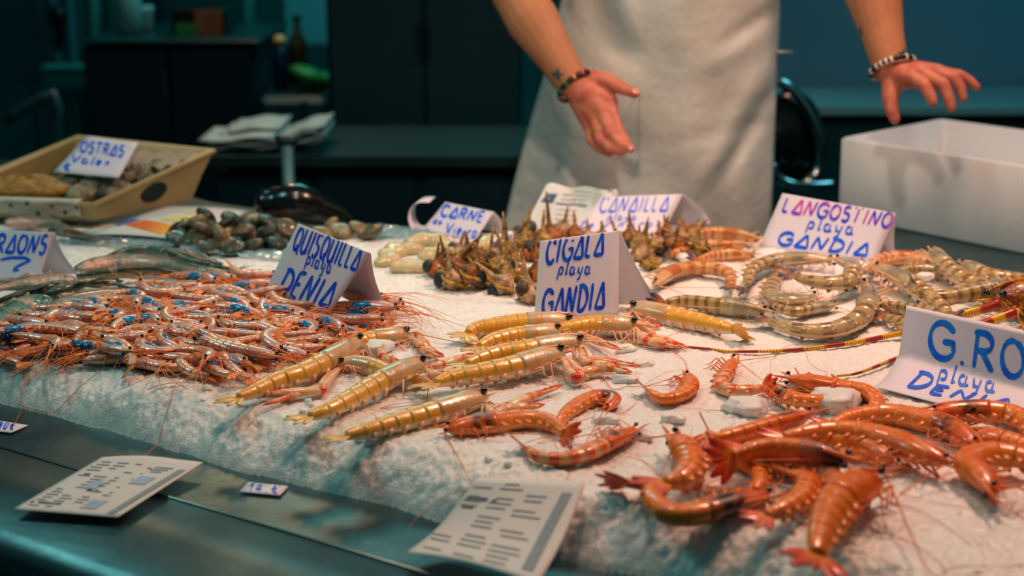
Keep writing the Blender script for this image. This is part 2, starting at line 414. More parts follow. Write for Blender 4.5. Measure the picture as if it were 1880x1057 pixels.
def chunk(px, py, r, label, flat=.5, lift=0):
    c = P(px, py, ZI + r * .15 + lift); n, m = 20, 12; rings = []; r *= .92
    sd = R.random() * 10; rz = R.random() * 6
    for i in range(m + 1):
        a = math.pi * i / m; ring = []
        for j in range(n):
            q = 2 * math.pi * j / n + rz
            k = 1 + .2 * math.sin(3 * q + sd) * math.sin(a) + .13 * math.sin(5 * a + sd + q * 2) + .07 * math.sin(7 * q + 4 * a)
            x, y, z = math.sin(a) * math.cos(q), math.sin(a) * math.sin(q), math.cos(a)
            x, y, z = [math.copysign(abs(w) ** .75, w) for w in (x, y, z)]
            if i in (0, m): x, y = math.cos(q) * .05, math.sin(q) * .05
            ring.append(c + Vector((x * k, y * k * .9, z * flat)) * r)
        rings.append(ring)
    o = MB().loft(rings, flip=True).build('ice_chunk', m_ice)
    tag(o, label, 'ice', 'loose ice chunks' if 'loose' in label else None)
for (px, py, r, lb, li) in [(368, 604, .018, 'clear square ice chunk among the small pink shrimp heap centre', .012), (315, 618, .015, 'wedge of clear ice left of the square chunk in the pink shrimp heap', .01),
        (445, 548, .02, 'broad ice chunk at the pink shrimp beside the QUISQUILLA sign', .012), (590, 618, .019, 'flat ice chunk between the pink shrimp and yellow langoustines', 0),
        (690, 638, .022, 'rounded ice lump held between two yellow langoustines', .005), (1258, 473, .016, 'round clear ice chunk under the pale prawns behind the cigala sign', .004),
        (1420, 790, .0, '', 0), (1150, 695, .017, 'clear ice chunk behind the red prawn left of centre right', 0), (1180, 668, .014, 'ice chunk at the claws of the middle langoustine', 0),
        (1535, 735, .03, 'large frosty ice lump inside the curled red prawn at right', .004), (1372, 748, .026, 'big rounded ice lump above the stacked red prawns', 0), (1235, 768, .015, 'ice chunk touching the rostrum of the upright red prawn', 0),
        (1110, 770, .016, 'ice chunk behind the pale striped red prawn', 0), (1465, 702, .014, 'small ice chunk inside the V of the red prawn legs', .002), (1175, 800, .015, 'ice chunk at the head of the striped red prawn', 0),
        (1505, 830, .013, 'small ice piece on the red prawn pile', .022), (940, 690, .012, 'ice piece under the legs of the middle langoustine', 0), (1040, 805, .013, 'ice piece in the curve of the striped red prawn', 0),
        (1655, 500, .014, 'ice chunk among grey prawns by the LANGOSTINO sign', .01), (1700, 507, .013, 'flat clear ice piece between the grey striped prawns', .016), (1150, 640, .013, 'ice bit between the antennae of two langoustines', 0),
        (230, 533, .014, 'pointed ice piece between the silver fish', .006), (500, 575, .013, 'ice piece at the foot of the QUISQUILLA sign', .012)]:
    if r: chunk(px, py, r, lb, lift=li)
for k in range(18):
    t_ = R.uniform(-.25, .95); s_ = R.uniform(.05, .11); q = CU(t_, s_, 0)
    if iz(q.x, q.y) < ZM + .008: continue
    d = (Vector((q.x, q.y, iz(q.x, q.y))) - EYE)
    r = R.uniform(.003, .0065)
    o = MB()
    c = Vector((q.x, q.y, iz(q.x, q.y) + r * .35)); M = Matrix.Rotation(R.uniform(0, 3), 3, 'X') @ Matrix.Rotation(R.uniform(0, 3), 3, 'Z')
    o.box(c, (r * 2, r * 1.6, r * 1.2), M, bev=r * .3)
    tag(o.build('ice_chunk', m_ice, smooth=False), 'small loose chip of clear ice on the front slope of the ice bed', 'ice', 'loose ice chips on the front slope')
# ================= price cards =================
def paperm(t, b):
    t.link(t.mix(t.noise(12), lin('e9e4f0'), lin('dcd8e6')), b.inputs['Base Color'])
m_paper = mat('card_white', 'e6e2ee', rough=.45, custom=paperm, sss=.0)
m_ink = mat('blue_marker', '0848e8', rough=.4, var='0a70f0', vscale=120)
m_inkd = mat('blue_marker_dark', '0a30d8', rough=.4, var='0868e8', vscale=150)
def purp(t, b):
    t.link(t.mix(t.step(t.noise(28, 2), .38, .6), lin('1a3fe0'), lin('d040c0')), b.inputs['Base Color'])
m_inkp = mat('violet_marker', '6a3ac0', rough=.4, custom=purp)
m_inkl = mat('pale_blue_marker', '1088f4', rough=.4, var='0a60e8', vscale=60)
def tent(name, label, TL, TR, BL, BR, BK, zb=ZI + .002, cols=10, bow=.006, zk=None, group=None):
    bl, br, bk = P(*BL, zb), P(*BR, zb), P(*BK, zk or zb)
    base = (br - bl); bd = base.normalized(); mid = (br + bk) / 2
    nrm = Vector((-bd.y, bd.x, 0))
    def fold(px):
        d = ray(*px); t = (mid - EYE).dot(nrm) / d.dot(nrm); return EYE + d * t
    tl, tr = fold(TL), fold(TR); off = bk - br
    rows = []
    for j in range(cols + 1):
        u = j / cols; f0 = bl.lerp(br, u); tp = tl.lerp(tr, u); b0 = f0 + off
        col = [f0.lerp(tp, k / 12 * .965) for k in range(13)]
        a = f0.lerp(tp, .965); c = b0.lerp(tp, .965)
        for k in range(1, 6):
            w = k / 6; col.append(a * (1 - w) ** 2 + tp * 2 * w * (1 - w) + c * w * w)
        bn = off.normalized()
        for k in range(13):
            w = k / 12; q = c.lerp(b0, w); q = q - bn * bow * math.sin(w * math.pi) * 1.0; col.append(q)
        rows.append(col)
    root = thing(name, (bl + br) / 2, label, 'sign', group)
    G = [[rows[j][i] for j in range(cols + 1)] for i in range(len(rows[0]))]
    card = MB().grid(G).build('card', m_paper, root, solid=.0006)
    print(name, 'w', round(base.length, 3), 'h', round((tr - br).length, 3), round(tr.z - zb, 3), round((tl - bl).length, 3))
    return root, card, bvh_of(card)
def ink(card, fn, m, nm='lettering'):
    mb = MB(); fn(mb); return mb.build(nm, m, card, smooth=False)
r_, c_, b_ = tent('price_sign', 'white folded card hand-lettered CIGALA playa GANDIA in blue, standing among the langoustines', (992, 440), (1137, 420), (980, 588), (1136, 584), (1211, 557), zb=ZI + .006)
def f(mb):
    write(mb, b_, 'CIGALA', (1001, 485), (1107, 468), (5, -43), 7)
    write(mb, b_, 'playa', (1024, 505), (1084, 503), (4, -24), 4.5)
    write(mb, b_, 'GANDIA', (994, 583), (1109, 566), (4, -50), 7.5)
ink(c_, f, m_inkd)
r_, c_, b_ = tent('price_sign', 'white folded card hand-lettered QUISQUILLA playa DENIA in blue, tilted over the small pink shrimp', (548, 408), (680, 462), (483, 541), (602, 580), (716, 572), zb=ZI + .014)
def f(mb):
    write(mb, b_, 'QUISQUILLA', (535, 459), (655, 498), (15, -43), 5.5)
    write(mb, b_, 'playa', (561, 485), (607, 503), (7, -25), 4)
    write(mb, b_, 'DENIA', (508, 538), (604, 565), (20, -46), 7)
ink(c_, f, m_inkd)
r_, c_, b_ = tent('price_sign', 'white folded card lettered LANGOSTINO playa GANDIA in violet and blue before the foam box', (1437, 353), (1646, 390), (1392, 455), (1608, 480), (1643, 466), cols=12)
def f(mb): write(mb, b_, 'LANGOSTINO', (1435, 389), (1634, 419), (9, -27), 5.5)
ink(c_, f, m_inkp)
def f(mb):
    write(mb, b_, 'playa', (1481, 420), (1567, 431), (6, -22), 4.5)
    write(mb, b_, 'GANDIA', (1425, 449), (1592, 471), (9, -24), 6)
ink(c_, f, m_ink, 'lettering')
r_, c_, b_ = tent('price_sign', 'white folded card hand-lettered CANAILLA in blue behind the heap of spiny sea snails', (1106, 360), (1255, 355), (1052, 428), (1216, 430), (1306, 414), bow=-.01)
def f(mb):
    write(mb, b_, 'CANAILLA', (1099, 390), (1225, 388), (7, -28), 4.5)
    write(mb, b_, 'playa', (1114, 404), (1168, 404), (5, -12), 3)
    write(mb, b_, 'De', (1062, 420), (1090, 419), (7, -13), 3); write(mb, b_, 'Vinaros', (1100, 419), (1215, 416), (7, -13), 3)
ink(c_, f, m_ink)
r_, c_, b_ = tent('price_sign', 'white folded card hand-lettered CARNE de Vieira in blue with a curled paper end', (818, 370), (907, 388), (773, 424), (872, 441), (925, 428), bow=-.008)
def f(mb):
    write(mb, b_, 'CARNE', (808, 396), (886, 409), (7, -20), 5)
    write(mb, b_, 'de', (795, 410), (812, 413), (3, -9), 3.5)
    write(mb, b_, 'Vieira', (817, 429), (876, 437), (6, -20), 4.5)
ink(c_, f, m_ink)
# curled loose strip end left of the card
pts = [PD(775, 426, 2.47), PD(760, 424, 2.47), PD(752, 412, 2.47), PD(750, 396, 2.475), PD(756, 380, 2.48), PD(770, 372, 2.485), PD(788, 372, 2.49)]
q = crom(pts, 24); mb = MB(); mb.grid([[p + Vector((0, .0, 0)), p + Vector((.004, .022, -.0)), p + Vector((.009, .044, .001))] for p in q]); mb.build('curled_strip', m_paper, r_, solid=.0006)
r_, c_, b_ = tent('price_sign', 'white folded card hand-lettered RAONS in blue at the left edge over the silver fish', (-62, 418), (100, 425), (-90, 508), (70, 518), (146, 504), cols=8)
def f(mb):
    write(mb, b_, 'RAONS', (-9, 464), (84, 466), (8, -34), 6)
    ribbon(mb, b_, [(1, 477), (20, 473), (45, 473), (56, 478), (40, 485), (27, 492), (25, 496), (35, 496)], 4.5, 1.25)
ink(c_, f, m_ink)
# big G.ROJA sign with the sheet flared forward over the ice
bl, br = P(1650, 655, ZI + .012), P(1960, 738, ZI + .012); bd = (br - bl).normalized(); nr = Vector((-bd.y, bd.x, 0))
def onp(px, off):
    d = ray(*px); o = bl + nr * off; return EYE + d * ((o - EYE).dot(nr) / d.dot(nr))
tl, tr = onp((1664, 560), .022), onp((1990, 630), .022); fl0, fl1 = P(1604, 714, ZI + .003), P(1925, 800, ZI + .003)
G = []
for k in range(10): w = k / 9; G.append([fl0.lerp(bl, w).lerp(fl1.lerp(br, w), j / 12) + Vector((0, 0, -.008 * math.sin(w * math.pi / 1.0) + .0)) for j in range(13)])
G = [[p + Vector((0, 0, .004)) for p in g] for g in G]
for k in range(1, 12): w = k / 11; G.append([(bl.lerp(tl, w)).lerp(br.lerp(tr, w), j / 12) + Vector((0, 0, .004 * (1 - w))) for j in range(13)])
bo = nr * .085
for k in range(1, 10): w = k / 9; G.append([tl.lerp(bl + bo, w).lerp(tr.lerp(br + bo, w), j / 12) + nr * .004 * math.sin(w * math.pi) + Vector((0, 0, -.006 * w)) for j in range(13)])
r_ = thing('price_sign', (bl + br) / 2, 'large white card hand-lettered G. ROJA playa DENIA in bright blue above the red prawns', 'sign')
c_ = MB().grid(G).build('card', m_paper, r_, solid=.0006); b_ = bvh_of(c_)
def f(mb):
    write(mb, b_, 'G.ROJA', (1703, 653), (1972, 722), (4, -68), 10, gap=.2)
    write(mb, b_, 'playa', (1722, 697), (1827, 722), (6, -30), 6)
ink(c_, f, m_inkl)
def f(mb): write(mb, b_, 'D', (1664, 710), (1700, 716), (22, -28), 6.5); write(mb, b_, 'ENIA', (1705, 722), (1852, 750), (13, -15), 5.5)
ink(c_, f, m_ink, 'lettering')
# small price tags in the snail heap
for (cx, cy, tx, lb) in ((932, 438, '80', 'tiny white price tag marked in blue stuck among the sea snails'), (907, 450, '4', 'tiny white tag corner left of the other tag among sea snails')):
    D = P(cx, cy + 14).y; w = 12 if cx > 920 else 8
    q = [PD(cx - w, cy + 14, D), PD(cx + w, cy + 16, D), PD(cx + w * .8, cy - 14, D + .01), PD(cx - w * .7, cy - 14, D + .01)]
    t_ = thing('price_tag', (q[0] + q[1]) / 2, lb, 'price tag'); mb = MB(); mb.grid([[q[0].lerp(q[1], j / 3).lerp(q[3].lerp(q[2], j / 3), i / 3) for j in range(4)] for i in range(4)])
    c_ = mb.build('card', m_paper, t_, solid=.0006); b_ = bvh_of(c_); ink(c_, lambda mb: write(mb, b_, tx, (cx - w * .5, cy + 8), (cx + w * .6, cy + 9), (2, -16), 3), m_ink)
# ================= paper sheets on the steel =================
m_print = mat('grey_print', '7d8f96', rough=.6, var='8f9ea2', vscale=300)
m_printd = mat('dark_print', '405a62', rough=.6, var='5b7178', vscale=400)
m_printb = mat('blue_print', '9fb8d4', rough=.6)
m_sheet = mat('sheet_paper', 'd9d6d2', rough=.5)
def sheet(name, label, cat, px, zs, curl, n=16, m=None, thick=.0005):
    c = [P(x, y, z) for (x, y), z in zip(px, zs)]     # TL TR BR BL
    G = []
    for i in range(n + 1):
        row = []
        for j in range(n + 1):
            u, v = j / n, i / n; p = c[0].lerp(c[1], u).lerp(c[3].lerp(c[2], u), v); p.z += curl(u, v)
            p.z = max(p.z, iz(p.x, p.y) + .003); row.append(p)
        G.append(row)
    root = thing(name, c[3].lerp(c[1], .5), label, cat)
    o = MB().grid(G[::-1]).build('paper', m or m_sheet, root, solid=thick)
    return root, o, bvh_of(o)
def qd(px, u0, v0, u1, v1):
    a, b, c, d = px
    def at(u, v): return tuple(a[k] * (1 - u) * (1 - v) + b[k] * u * (1 - v) + c[k] * u * v + d[k] * (1 - u) * v for k in (0, 1))
    return [at(u0, v0), at(u1, v0), at(u1, v1), at(u0, v1)]
px = [(186, 839), (373, 853), (216, 949), (24, 934)]
r_, c_, b_ = sheet('printed_sheet', 'white printed delivery sheet with a grey barcode strip lying on the bare steel at left', 'paper', px, [ZM + .004, ZM + .012, ZM + .006, ZM + .004], lambda u, v: .010 * math.sin(u * 3.1) * (1 - v) * .6 + .012 * max(0, u - .75) * (1 - v))
def rows(mb, bv, px, spec, n=5, m=2):
    for q in spec: patch(mb, bv, qd(px, *q), n, m)
mb = MB(); rows(mb, b_, px, [(.86, .12, .93, .96)], 2, 8); mb.build('barcode_strip', m_print, c_, smooth=False)
mb = MB(); sp = []
for k in range(17):
    v = .07 + k * .052; 
    for (a, b) in ((.05, .2), (.22, .36), (.4, .52), (.56, .66)):
        if R.random() < .6: sp.append((a + R.random() * .03, v, b - R.random() * .06, v + .016))
rows(mb, b_, px, sp, 3, 1); rows(mb, b_, px, [(.62, .1, .8, .115), (.6, .14, .78, .155), (.64, .18, .75, .195)], 3, 1); mb.build('printed_text', m_print, c_, smooth=False)
mb = MB(); rows(mb, b_, px, [(.12, .84, .34, .87), (.05, .84, .08, .87), (.1, .3, .16, .32), (.36, .57, .41, .6), (.44, .57, .47, .6), (.4, .48, .43, .51)], 3, 1); mb.build('bold_text', m_printd, c_, smooth=False)
mb = MB(); rows(mb, b_, px, [(.62, .28, .78, .42), (.3, .42, .42, .56), (.55, .74, .7, .9)], 4, 4); mb.build('blue_panel', m_printb, c_, smooth=False)
px = [(874, 876), (1076, 884), (986, 1072), (744, 1014)]
r_, c_, b_ = sheet('printed_sheet', 'white printed delivery sheet draped over the front edge of the ice, bottom centre', 'paper', px, [ZI + .003, ZI + .012, ZM + .03, ZM + .012], lambda u, v: .006 * math.sin(u * 3.1) * v - .01 * math.sin(v * 3.14))
mb = MB(); rows(mb, b_, px, [(.84, .12, .93, .9)], 2, 10); mb.build('barcode_strip', m_print, c_, smooth=False)
mb = MB(); sp = []
for k in range(16):
    v = .06 + k * .055
    for (a, b) in ((.05, .25), (.28, .5), (.52, .78)):
        if R.random() < .55: sp.append((a + R.random() * .04, v, b - R.random() * .07, v + .014))
rows(mb, b_, px, sp, 3, 1); mb.build('printed_text', m_print, c_, smooth=False)
mb = MB(); rows(mb, b_, px, [(.08, .24, .26, .28), (.3, .25, .34, .285), (.1, .36, .2, .38)], 3, 1); mb.build('bold_text', m_printd, c_, smooth=False)
def smalltag(px, label, tx, b0, b1, up):
    r_, c_, b_ = sheet('price_tag', label, 'price tag', px, [ZM + .003] * 4, lambda u, v: 0, 4, m_paper); ink(c_, lambda mb: write(mb, b_, tx, b0, b1, up, 3.2, off=.0005), m_inkd)
smalltag([(456, 884), (529, 892), (514, 909), (439, 902)], 'small white tag written in blue on the steel right of the printed sheet', '14,\u20ac', (455, 902), (512, 906), (6, -15))
smalltag([(-14, 770), (52, 780), (20, 794), (-45, 786)], 'small white tag written in blue on the steel at the left edge', '1,80\u20ac', (-20, 786), (25, 789), (8, -13))
# colourful leaflet and plastic film behind the fish
px = [(300, 378), (461, 388), (330, 441), (165, 430)]
r_, c_, b_ = sheet('leaflet', 'white leaflet with blue, orange and yellow print beside the cream tray', 'leaflet', px, [ZI + .012] * 4, lambda u, v: .004 * math.sin(u * 3), 10)
mb = MB(); patch(mb, b_, [(200, 410), (240, 402), (258, 403), (216, 416)]); mb.build('blue_block', mat('leaf_blue', '2a6fc4', rough=.5), c_, smooth=False)
def lf(t, b):
    tc = t.add('ShaderNodeTexCoord'); x = t.add('ShaderNodeSeparateXYZ'); t.link(tc.outputs['Object'], x.inputs[0]); t.link(t.mix(t.step(x.outputs[0], -.05, .05), lin('e0671c'), lin('e8c81c')), b.inputs['Base Color'])
mb = MB(); patch(mb, b_, [(226, 412), (266, 404), (345, 417), (295, 431)]); mb.build('orange_block', mat('leaf_orange', 'e0781c', rough=.5, custom=lf), c_, smooth=False)
mb = MB(); patch(mb, b_, [(330, 397), (375, 400), (340, 411), (290, 402)]); patch(mb, b_, [(345, 388), (362, 388), (352, 393), (337, 392)]); mb.build('yellow_block', mat('leaf_yellow', 'dcd46a', rough=.5), c_, smooth=False)
m_film = mat('plastic_film', 'bfe0ea', rough=.08, trans=.6, alpha=.55, bump=1, bscale=40, bdist=.01)
def film(label, px, amp, n=26):
    c = [P(x, y, ZI + .006) for x, y in px]; G = []
    for i in range(n + 1):
        row = []
        for j in range(n + 1):
            p = c[0].lerp(c[1], j / n).lerp(c[3].lerp(c[2], j / n), i / n); p.z = max(p.z, iz(p.x, p.y) + .003) + amp * abs(math.sin(j * 1.7 + i * .9) * math.cos(i * 2.1 - j * .6)); row.append(p)
        G.append(row)
    return tag(MB().grid(G[::-1]).build('plastic_film', m_film, smooth=True, solid=.0004), label, 'plastic film')
film('crumpled clear plastic film under the colourful leaflet', [(150, 425), (330, 438), (320, 452), (120, 446)], .006)
film('shiny bluish plastic film behind the pale scallop meat', [(690, 414), (790, 424), (780, 440), (680, 434)], .007)
film('shiny bluish plastic film under the heap of clams', [(330, 428), (560, 440), (540, 478), (330, 462)], .006)
# printed bag standing behind the snails
D = P(1040, 428).y + .03
q = [PD(955, 430, D), PD(1100, 430, D), PD(1132, 348, D + .05), PD(1004, 338, D + .05)]
t_ = thing('printed_bag', (q[0] + q[1]) / 2, 'white paper bag with blue printed label standing behind the sea snails', 'bag')
G = [[q[0].lerp(q[1], j / 12).lerp(q[3].lerp(q[2], j / 12), i / 8) + Vector((0, -.004 * math.sin(j * 1.3 + i * .5), .003 * math.sin(j * 1.1) * (i / 8))) for j in range(13)] for i in range(9)]
c_ = MB().grid(G).build('front', mat('bag_paper', 'd5dcda', rough=.5), t_, solid=.001); b_ = bvh_of(c_)
MB().grid([[p + Vector((.004, .012 * (1 - i / 9), -.004)) for p in g] for i, g in enumerate(G)]).build('back', MATS['bag_paper'], t_, solid=.001)
mb = MB(); patch(mb, b_, [(1004, 355), (1024, 356), (1015, 373), (992, 371)]); mb.build('blue_square', mat('bag_blue', '1d5f8c', rough=.5), c_, smooth=False)
for q in ([(1020, 373), (1078, 379)], [(1040, 342), (1068, 343)], [(1100, 347), (1127, 352)]): mb = MB(); ribbon(mb, b_, q, 3); mb.build('blue_stripe', MATS['bag_blue'], c_, smooth=False)
mb = MB()
for k in range(6): ribbon(mb, b_, [(1032 - k * 3, 357 + k * 9), (1070 - k * 3, 360 + k * 9)], 1.4)
for k in range(4): ribbon(mb, b_, [(1055 - k * 3, 351 + k * 7), (1085 - k * 3, 354 + k * 7)], 1.2)
mb.build('small_print', m_print, c_, smooth=False)
# ================= seafood =================
m_eye = mat('eye_black', '05070a', rough=.08, coat=1)
# langoustine
m_cig_ab = shellmat('langoustine_abdomen', 'f4b428', 'f6c860', (.80, .97), belly='f6e4cc', noisec='e89c18', nb=.5, trans=.1)
m_cig_ca = shellmat('langoustine_carapace', 'ecb878', 'e0a048', (.6, .9), belly='f6d4c0', noisec='b4c0a8', nb=.8, trans=.15)
m_cig_leg = mat('langoustine_leg', 'f0c8a4', rough=.25, sss=.2, var='e8a27a', vscale=60)
m_cig_claw = shellmat('langoustine_claw', 'f0b070', 'e87038', (.5, .9), noisec='f2ddb8', nb=.8)
m_cig_joint = mat('langoustine_joint', 'e8300c', rough=.2, coat=.5, var='f05a20', vscale=90)
m_ant = mat('antenna_red', 'd8481a', rough=.4, var='e8842c', vscale=30)
# red prawn
m_red_ab = shellmat('red_prawn_abdomen', 'f58420', 'f49038', (.72, .95), belly='f8a860', noisec='ea5c10', nb=.6)
m_red_ca = shellmat('red_prawn_carapace', 'e8600c', 'e04408', (.0, .2), belly='f09858', noisec='f48a2c', nb=.6, dark='20100c', darkr=(.3, .6, .75, 1.0))
m_red_ca2 = shellmat('red_prawn_carapace_plain', 'ea6a14', 'e04c0c', (.0, .2), belly='f49c5c', noisec='f8983c', nb=.6)
m_red_pale = shellmat('red_prawn_striped', 'f0b078', 'e85a1c', (.4, .85), belly='f6c8a0', noisec='f07830', nb=.4)
m_red_leg = mat('red_prawn_leg', 'e86020', rough=.3, var='f49850', vscale=60)
m_red_tail = shellmat('red_prawn_tail', 'f08424', 'e85818', (.3, .9), tips='cc3408')
# grey striped prawn
m_lan_ab = shellmat('grey_prawn_abdomen', 'c0a468', '86602c', (.42, .82), belly='d8bc90', noisec='a88c50', nb=.4, rough=.15, trans=.1)
m_lan_ca = shellmat('grey_prawn_carapace', 'b8a880', '9a8a62', (.3, .7), belly='d8bc90', noisec='7f8a78', nb=.7, rough=.15, trans=.1)
m_lan_or = shellmat('orange_prawn_abdomen', 'd8a468', 'b0662c', (.42, .82), belly='e4b888', noisec='c87838', nb=.6, rough=.15)
m_lan_leg = mat('grey_prawn_leg', 'd6a878', rough=.3, var='e0b890', vscale=60)
m_lan_tail = shellmat('grey_prawn_tail', 'b8703a', '8a5a40', (.3, .9), tips='243a58')
# spiny lobster antenna
def banded(t, b):
    u, v = t.uv(); fr = t.math('FRACT', t.math('MULTIPLY', u, 9.0))
    c = t.mix(t.step(fr, .4, .55), lin('a8240c'), lin('e8b41c')); t.link(t.mix(t.step(t.math('FRACT', t.math('MULTIPLY', u, 130.0)), .6, .9), c, lin('8a3a10')), b.inputs['Base Color'])
m_band = mat('banded_antenna', 'b05010', rough=.3, custom=banded)

def clampz(p, e=.0012):
    z = iz(p.x, p.y) + e
    return Vector((p.x, p.y, max(p.z, z)))
def prof_h(t):   # t 0 head .. 1 tail end
    K = [(0, .34), (.03, .5), (.1, .8), (.2, 1.02), (.34, 1.08), (.5, 1.02), (.65, .93), (.8, .8), (.92, .64), (1, .42)]
    for (a, x), (b, y) in zip(K, K[1:]):
        if t <= b: return x + (y - x) * (t - a) / (b - a)
    return K[-1][1]
def critter(name, label, cat, px, r, up=1.0, side=0, zadd=0, ms=None, group=None, flat=.82, car=.36, legs=5, legm=None, antm=None, tailm=None, ant=2, antlen=.09, rost=1.5, claws=None, fan=1, sd=0, eyes=(1, -1), eggs=None, pts=None, swim=True, legl=1.0, zs=None, hseg=14, antpx=None):
    rr = random.Random(sd * 7 + len(px if px else pts) + 3)
    if px: r = r * (1.18 if name == 'langoustine' else 1.12)
    if pts is None:
        zs = zs or [0] * len(px)
        pts = []
        for (x, y), dz in zip(px, zs):
            p = P(x, y, ZI + r * .8 + zadd + dz); pts.append(p)
        ok = [Vector((p.x, p.y, max(p.z, iz(p.x, p.y) + r * .62))) for p in pts]; pts = ok
        cz = clampz
    else: cz = lambda p, e=0: p
    N = 61; C = crom(pts, N)
    T = [(C[min(i + 1, N - 1)] - C[max(i - 1, 0)]).normalized() for i in range(N)]
    Dv = []; Lv = []
    Z = Vector((0, 0, 1))
    for t in T:
        l = Z.cross(t)
        l = l.normalized() if l.length > 1e-4 else Vector((1, 0, 0))   # left of travel
        u2 = t.cross(l).normalized()
        d = (u2 * up + l * side).normalized(); Dv.append(d); Lv.append(t.cross(d).normalized())
    base = C[N // 2].copy(); base.z = (iz(base.x, base.y) if cz is clampz else 0)
    root = thing(name, base, label, cat, group)
    ml = ms[0], ms[1]; legm = legm or ms[1]; tailm = tailm or ms[0]
    def ring(k, sc, n=hseg):
        i = min(int(k), N - 1); j = min(i + 1, N - 1); w = k - i
        c = C[i].lerp(C[j], w); d = Dv[i]; l = Lv[i]; t = k / (N - 1); h = prof_h(t) * r * sc
        out = []
        for q in range(n):
            a = 2 * math.pi * q / n   # q=0 ventral
            y = -math.cos(a); x = math.sin(a)
            yy = y * (1.0 if y > 0 else .82)
            out.append(c + d * (yy * h) + l * (x * h * flat * (1 - .12 * max(0, y) ** 2)))
        return out
    nc = car * (N - 1)
    # carapace
    rings = []; us = []
    for k in range(15):
        w = k / 14; rings.append(ring(w * (nc + .8), 1.04 * (1 if w > .03 else .6))); us.append(w * .98)
    ca = MB().loft(rings, us=us).build('carapace', ml[1], root)
    # rostrum
    tip = C[0] - T[0] * r * rost * 1.1 + Dv[0] * r * .45
    pr = [C[int(nc * .55)] + Dv[3] * prof_h(.2) * r * .96, C[2] + Dv[2] * r * .72, C[0] - T[0] * r * .35 + Dv[0] * r * .5, tip]
    mb = MB(); q = crom(pr, 10); mb.tube(q, [r * .1, r * .14, r * .15, r * .15, r * .14, r * .12, r * .1, r * .08, r * .05, r * .015], 6)
    for k in (3, 5, 6, 7): mb.tube([q[k], q[k] + Dv[1] * r * .22 - T[0] * r * .2], [r * .05, r * .008], 4)
    mb.build('rostrum', legm if name != 'langostino' else ml[1], ca)
    # abdomen: six overlapping plates
    rings = []; us = []
    for sgm in range(6):
        a = nc + (N - 1 - nc) * sgm / 6; b = nc + (N - 1 - nc) * (sgm + 1) / 6
        for w, sc in ((.0, .965), (.12, .985), (.35, 1.0), (.6, 1.01), (.85, 1.015), (.99, 1.02)):
            rings.append(ring(a + (b - a) * w, sc)); us.append(sgm + w * .99)
    rings.append(ring(N - 1, .7)); us.append(5.99)
    ab = MB().loft(rings, us=us).build('abdomen', ml[0], root)
    # pleura flaps and swimmerets along the belly
    if swim:
        for sgm in range(5):
            k = nc + (N - 1 - nc) * (sgm + .5) / 6; i = int(k); h = prof_h(k / (N - 1)) * r
            for s in (1, -1):
                a = C[i] - Dv[i] * h * .55 + Lv[i] * s * h * flat * .7
                b = a - Dv[i] * h * .42 + T[i] * h * .35 + Lv[i] * s * h * .05; a = a + Dv[i] * h * .2
                MB().tube([cz(a), cz(a.lerp(b, .5)), cz(b, .0008)], [h * .3, h * .28, h * .1], 8, .45).build('swimmeret', ml[0] if name in ('red_prawn', 'striped_prawn') else legm, ab)
    # tail fan
    if fan:
        t = T[-1]; l = (Lv[-1] + Dv[-1] * .35 + Z * .0).normalized()
        if abs(side) > .6: l = (Lv[-1] * .45 + Dv[-1]).normalized()
        nn = t.cross(l).normalized()
        tf = None
        for ang, L in ((0, 1.6), (22, 2.2), (-22, 2.2), (44, 2.0), (-44, 2.0)):
            a = math.radians(ang * fan); dr = t * math.cos(a) + l * math.sin(a); sd_ = dr.cross(nn)
            Ln = L * r; rings = []
            for k in range(8):
                w = k / 7; c = C[-1] - t * r * .15 + dr * Ln * w; wd = r * .42 * math.sin(math.pi * (.18 + .74 * w)) * (1 if ang else .7); th = r * .07
                rr_ = [c + sd_ * wd * math.cos(2 * math.pi * j / 8) + nn * th * math.sin(2 * math.pi * j / 8) for j in range(8)]
                rings.append([cz(p, .001) for p in rr_])
            MB().loft(rings, us=[k / 7 * .98 for k in range(8)]).build('tail_fan' if ang == 0 else 'tail_lobe', tailm, root)
    # eyes
    er = r * (.3 if name == 'langoustine' else .19)
    for s in eyes:
        e = C[1] + Dv[1] * r * .38 - T[0] * r * .12 + Lv[1] * s * r * flat * .62
        if name == 'langoustine': e = C[3] + Dv[3] * r * .52 + Lv[3] * s * r * flat * .62
        if name == 'small_shrimp': er = r * .24
        M = Matrix((T[0], Lv[0], Dv[0])).transposed()
        ey = MB().ball(e, (er * 1.1, er * .95, er), 10, 8, M).build('eye', m_eye, root)
    # legs
    nl = legs; lw = 1.0 if name == 'langoustine' else .8
    for i in range(nl):
        for s in (1, -1):
            k = int(nc * (.25 + .68 * i / max(nl - 1, 1))); h = prof_h(k / (N - 1)) * r
            a = C[k] - Dv[k] * h * .62 + Lv[k] * s * h * flat * .55
            o = (-Dv[k] * (1.15 - .75 * abs(Dv[k].z)) + Lv[k] * s * (.35 + .8 * abs(Dv[k].z))).normalized()
            f1 = rr.uniform(-1.0, .7); ll = r * legl * rr.uniform(.65, 1.25)
            p1 = a + (o * rr.uniform(.55, 1.1) - T[k] * (.3 + .1 * i + rr.uniform(-.3, .5)) + Dv[k] * .45 * abs(Dv[k].z)) * ll; p2 = p1 + (o * .5 + T[k] * (f1 + .5) + Z * -.55) * ll * 1.1; p3 = p2 + (o * .5 - T[k] * .35 - Z * .3) * ll * .8
            MB().tube([cz(a), cz(a.lerp(p1, .5)), cz(p1), cz(p1.lerp(p2, .5)), cz(p2), cz(p3)], [r * .13 * lw, r * .12 * lw, r * .1 * lw, r * .08 * lw, r * .06 * lw, r * .02], 6).build('leg', legm, root)
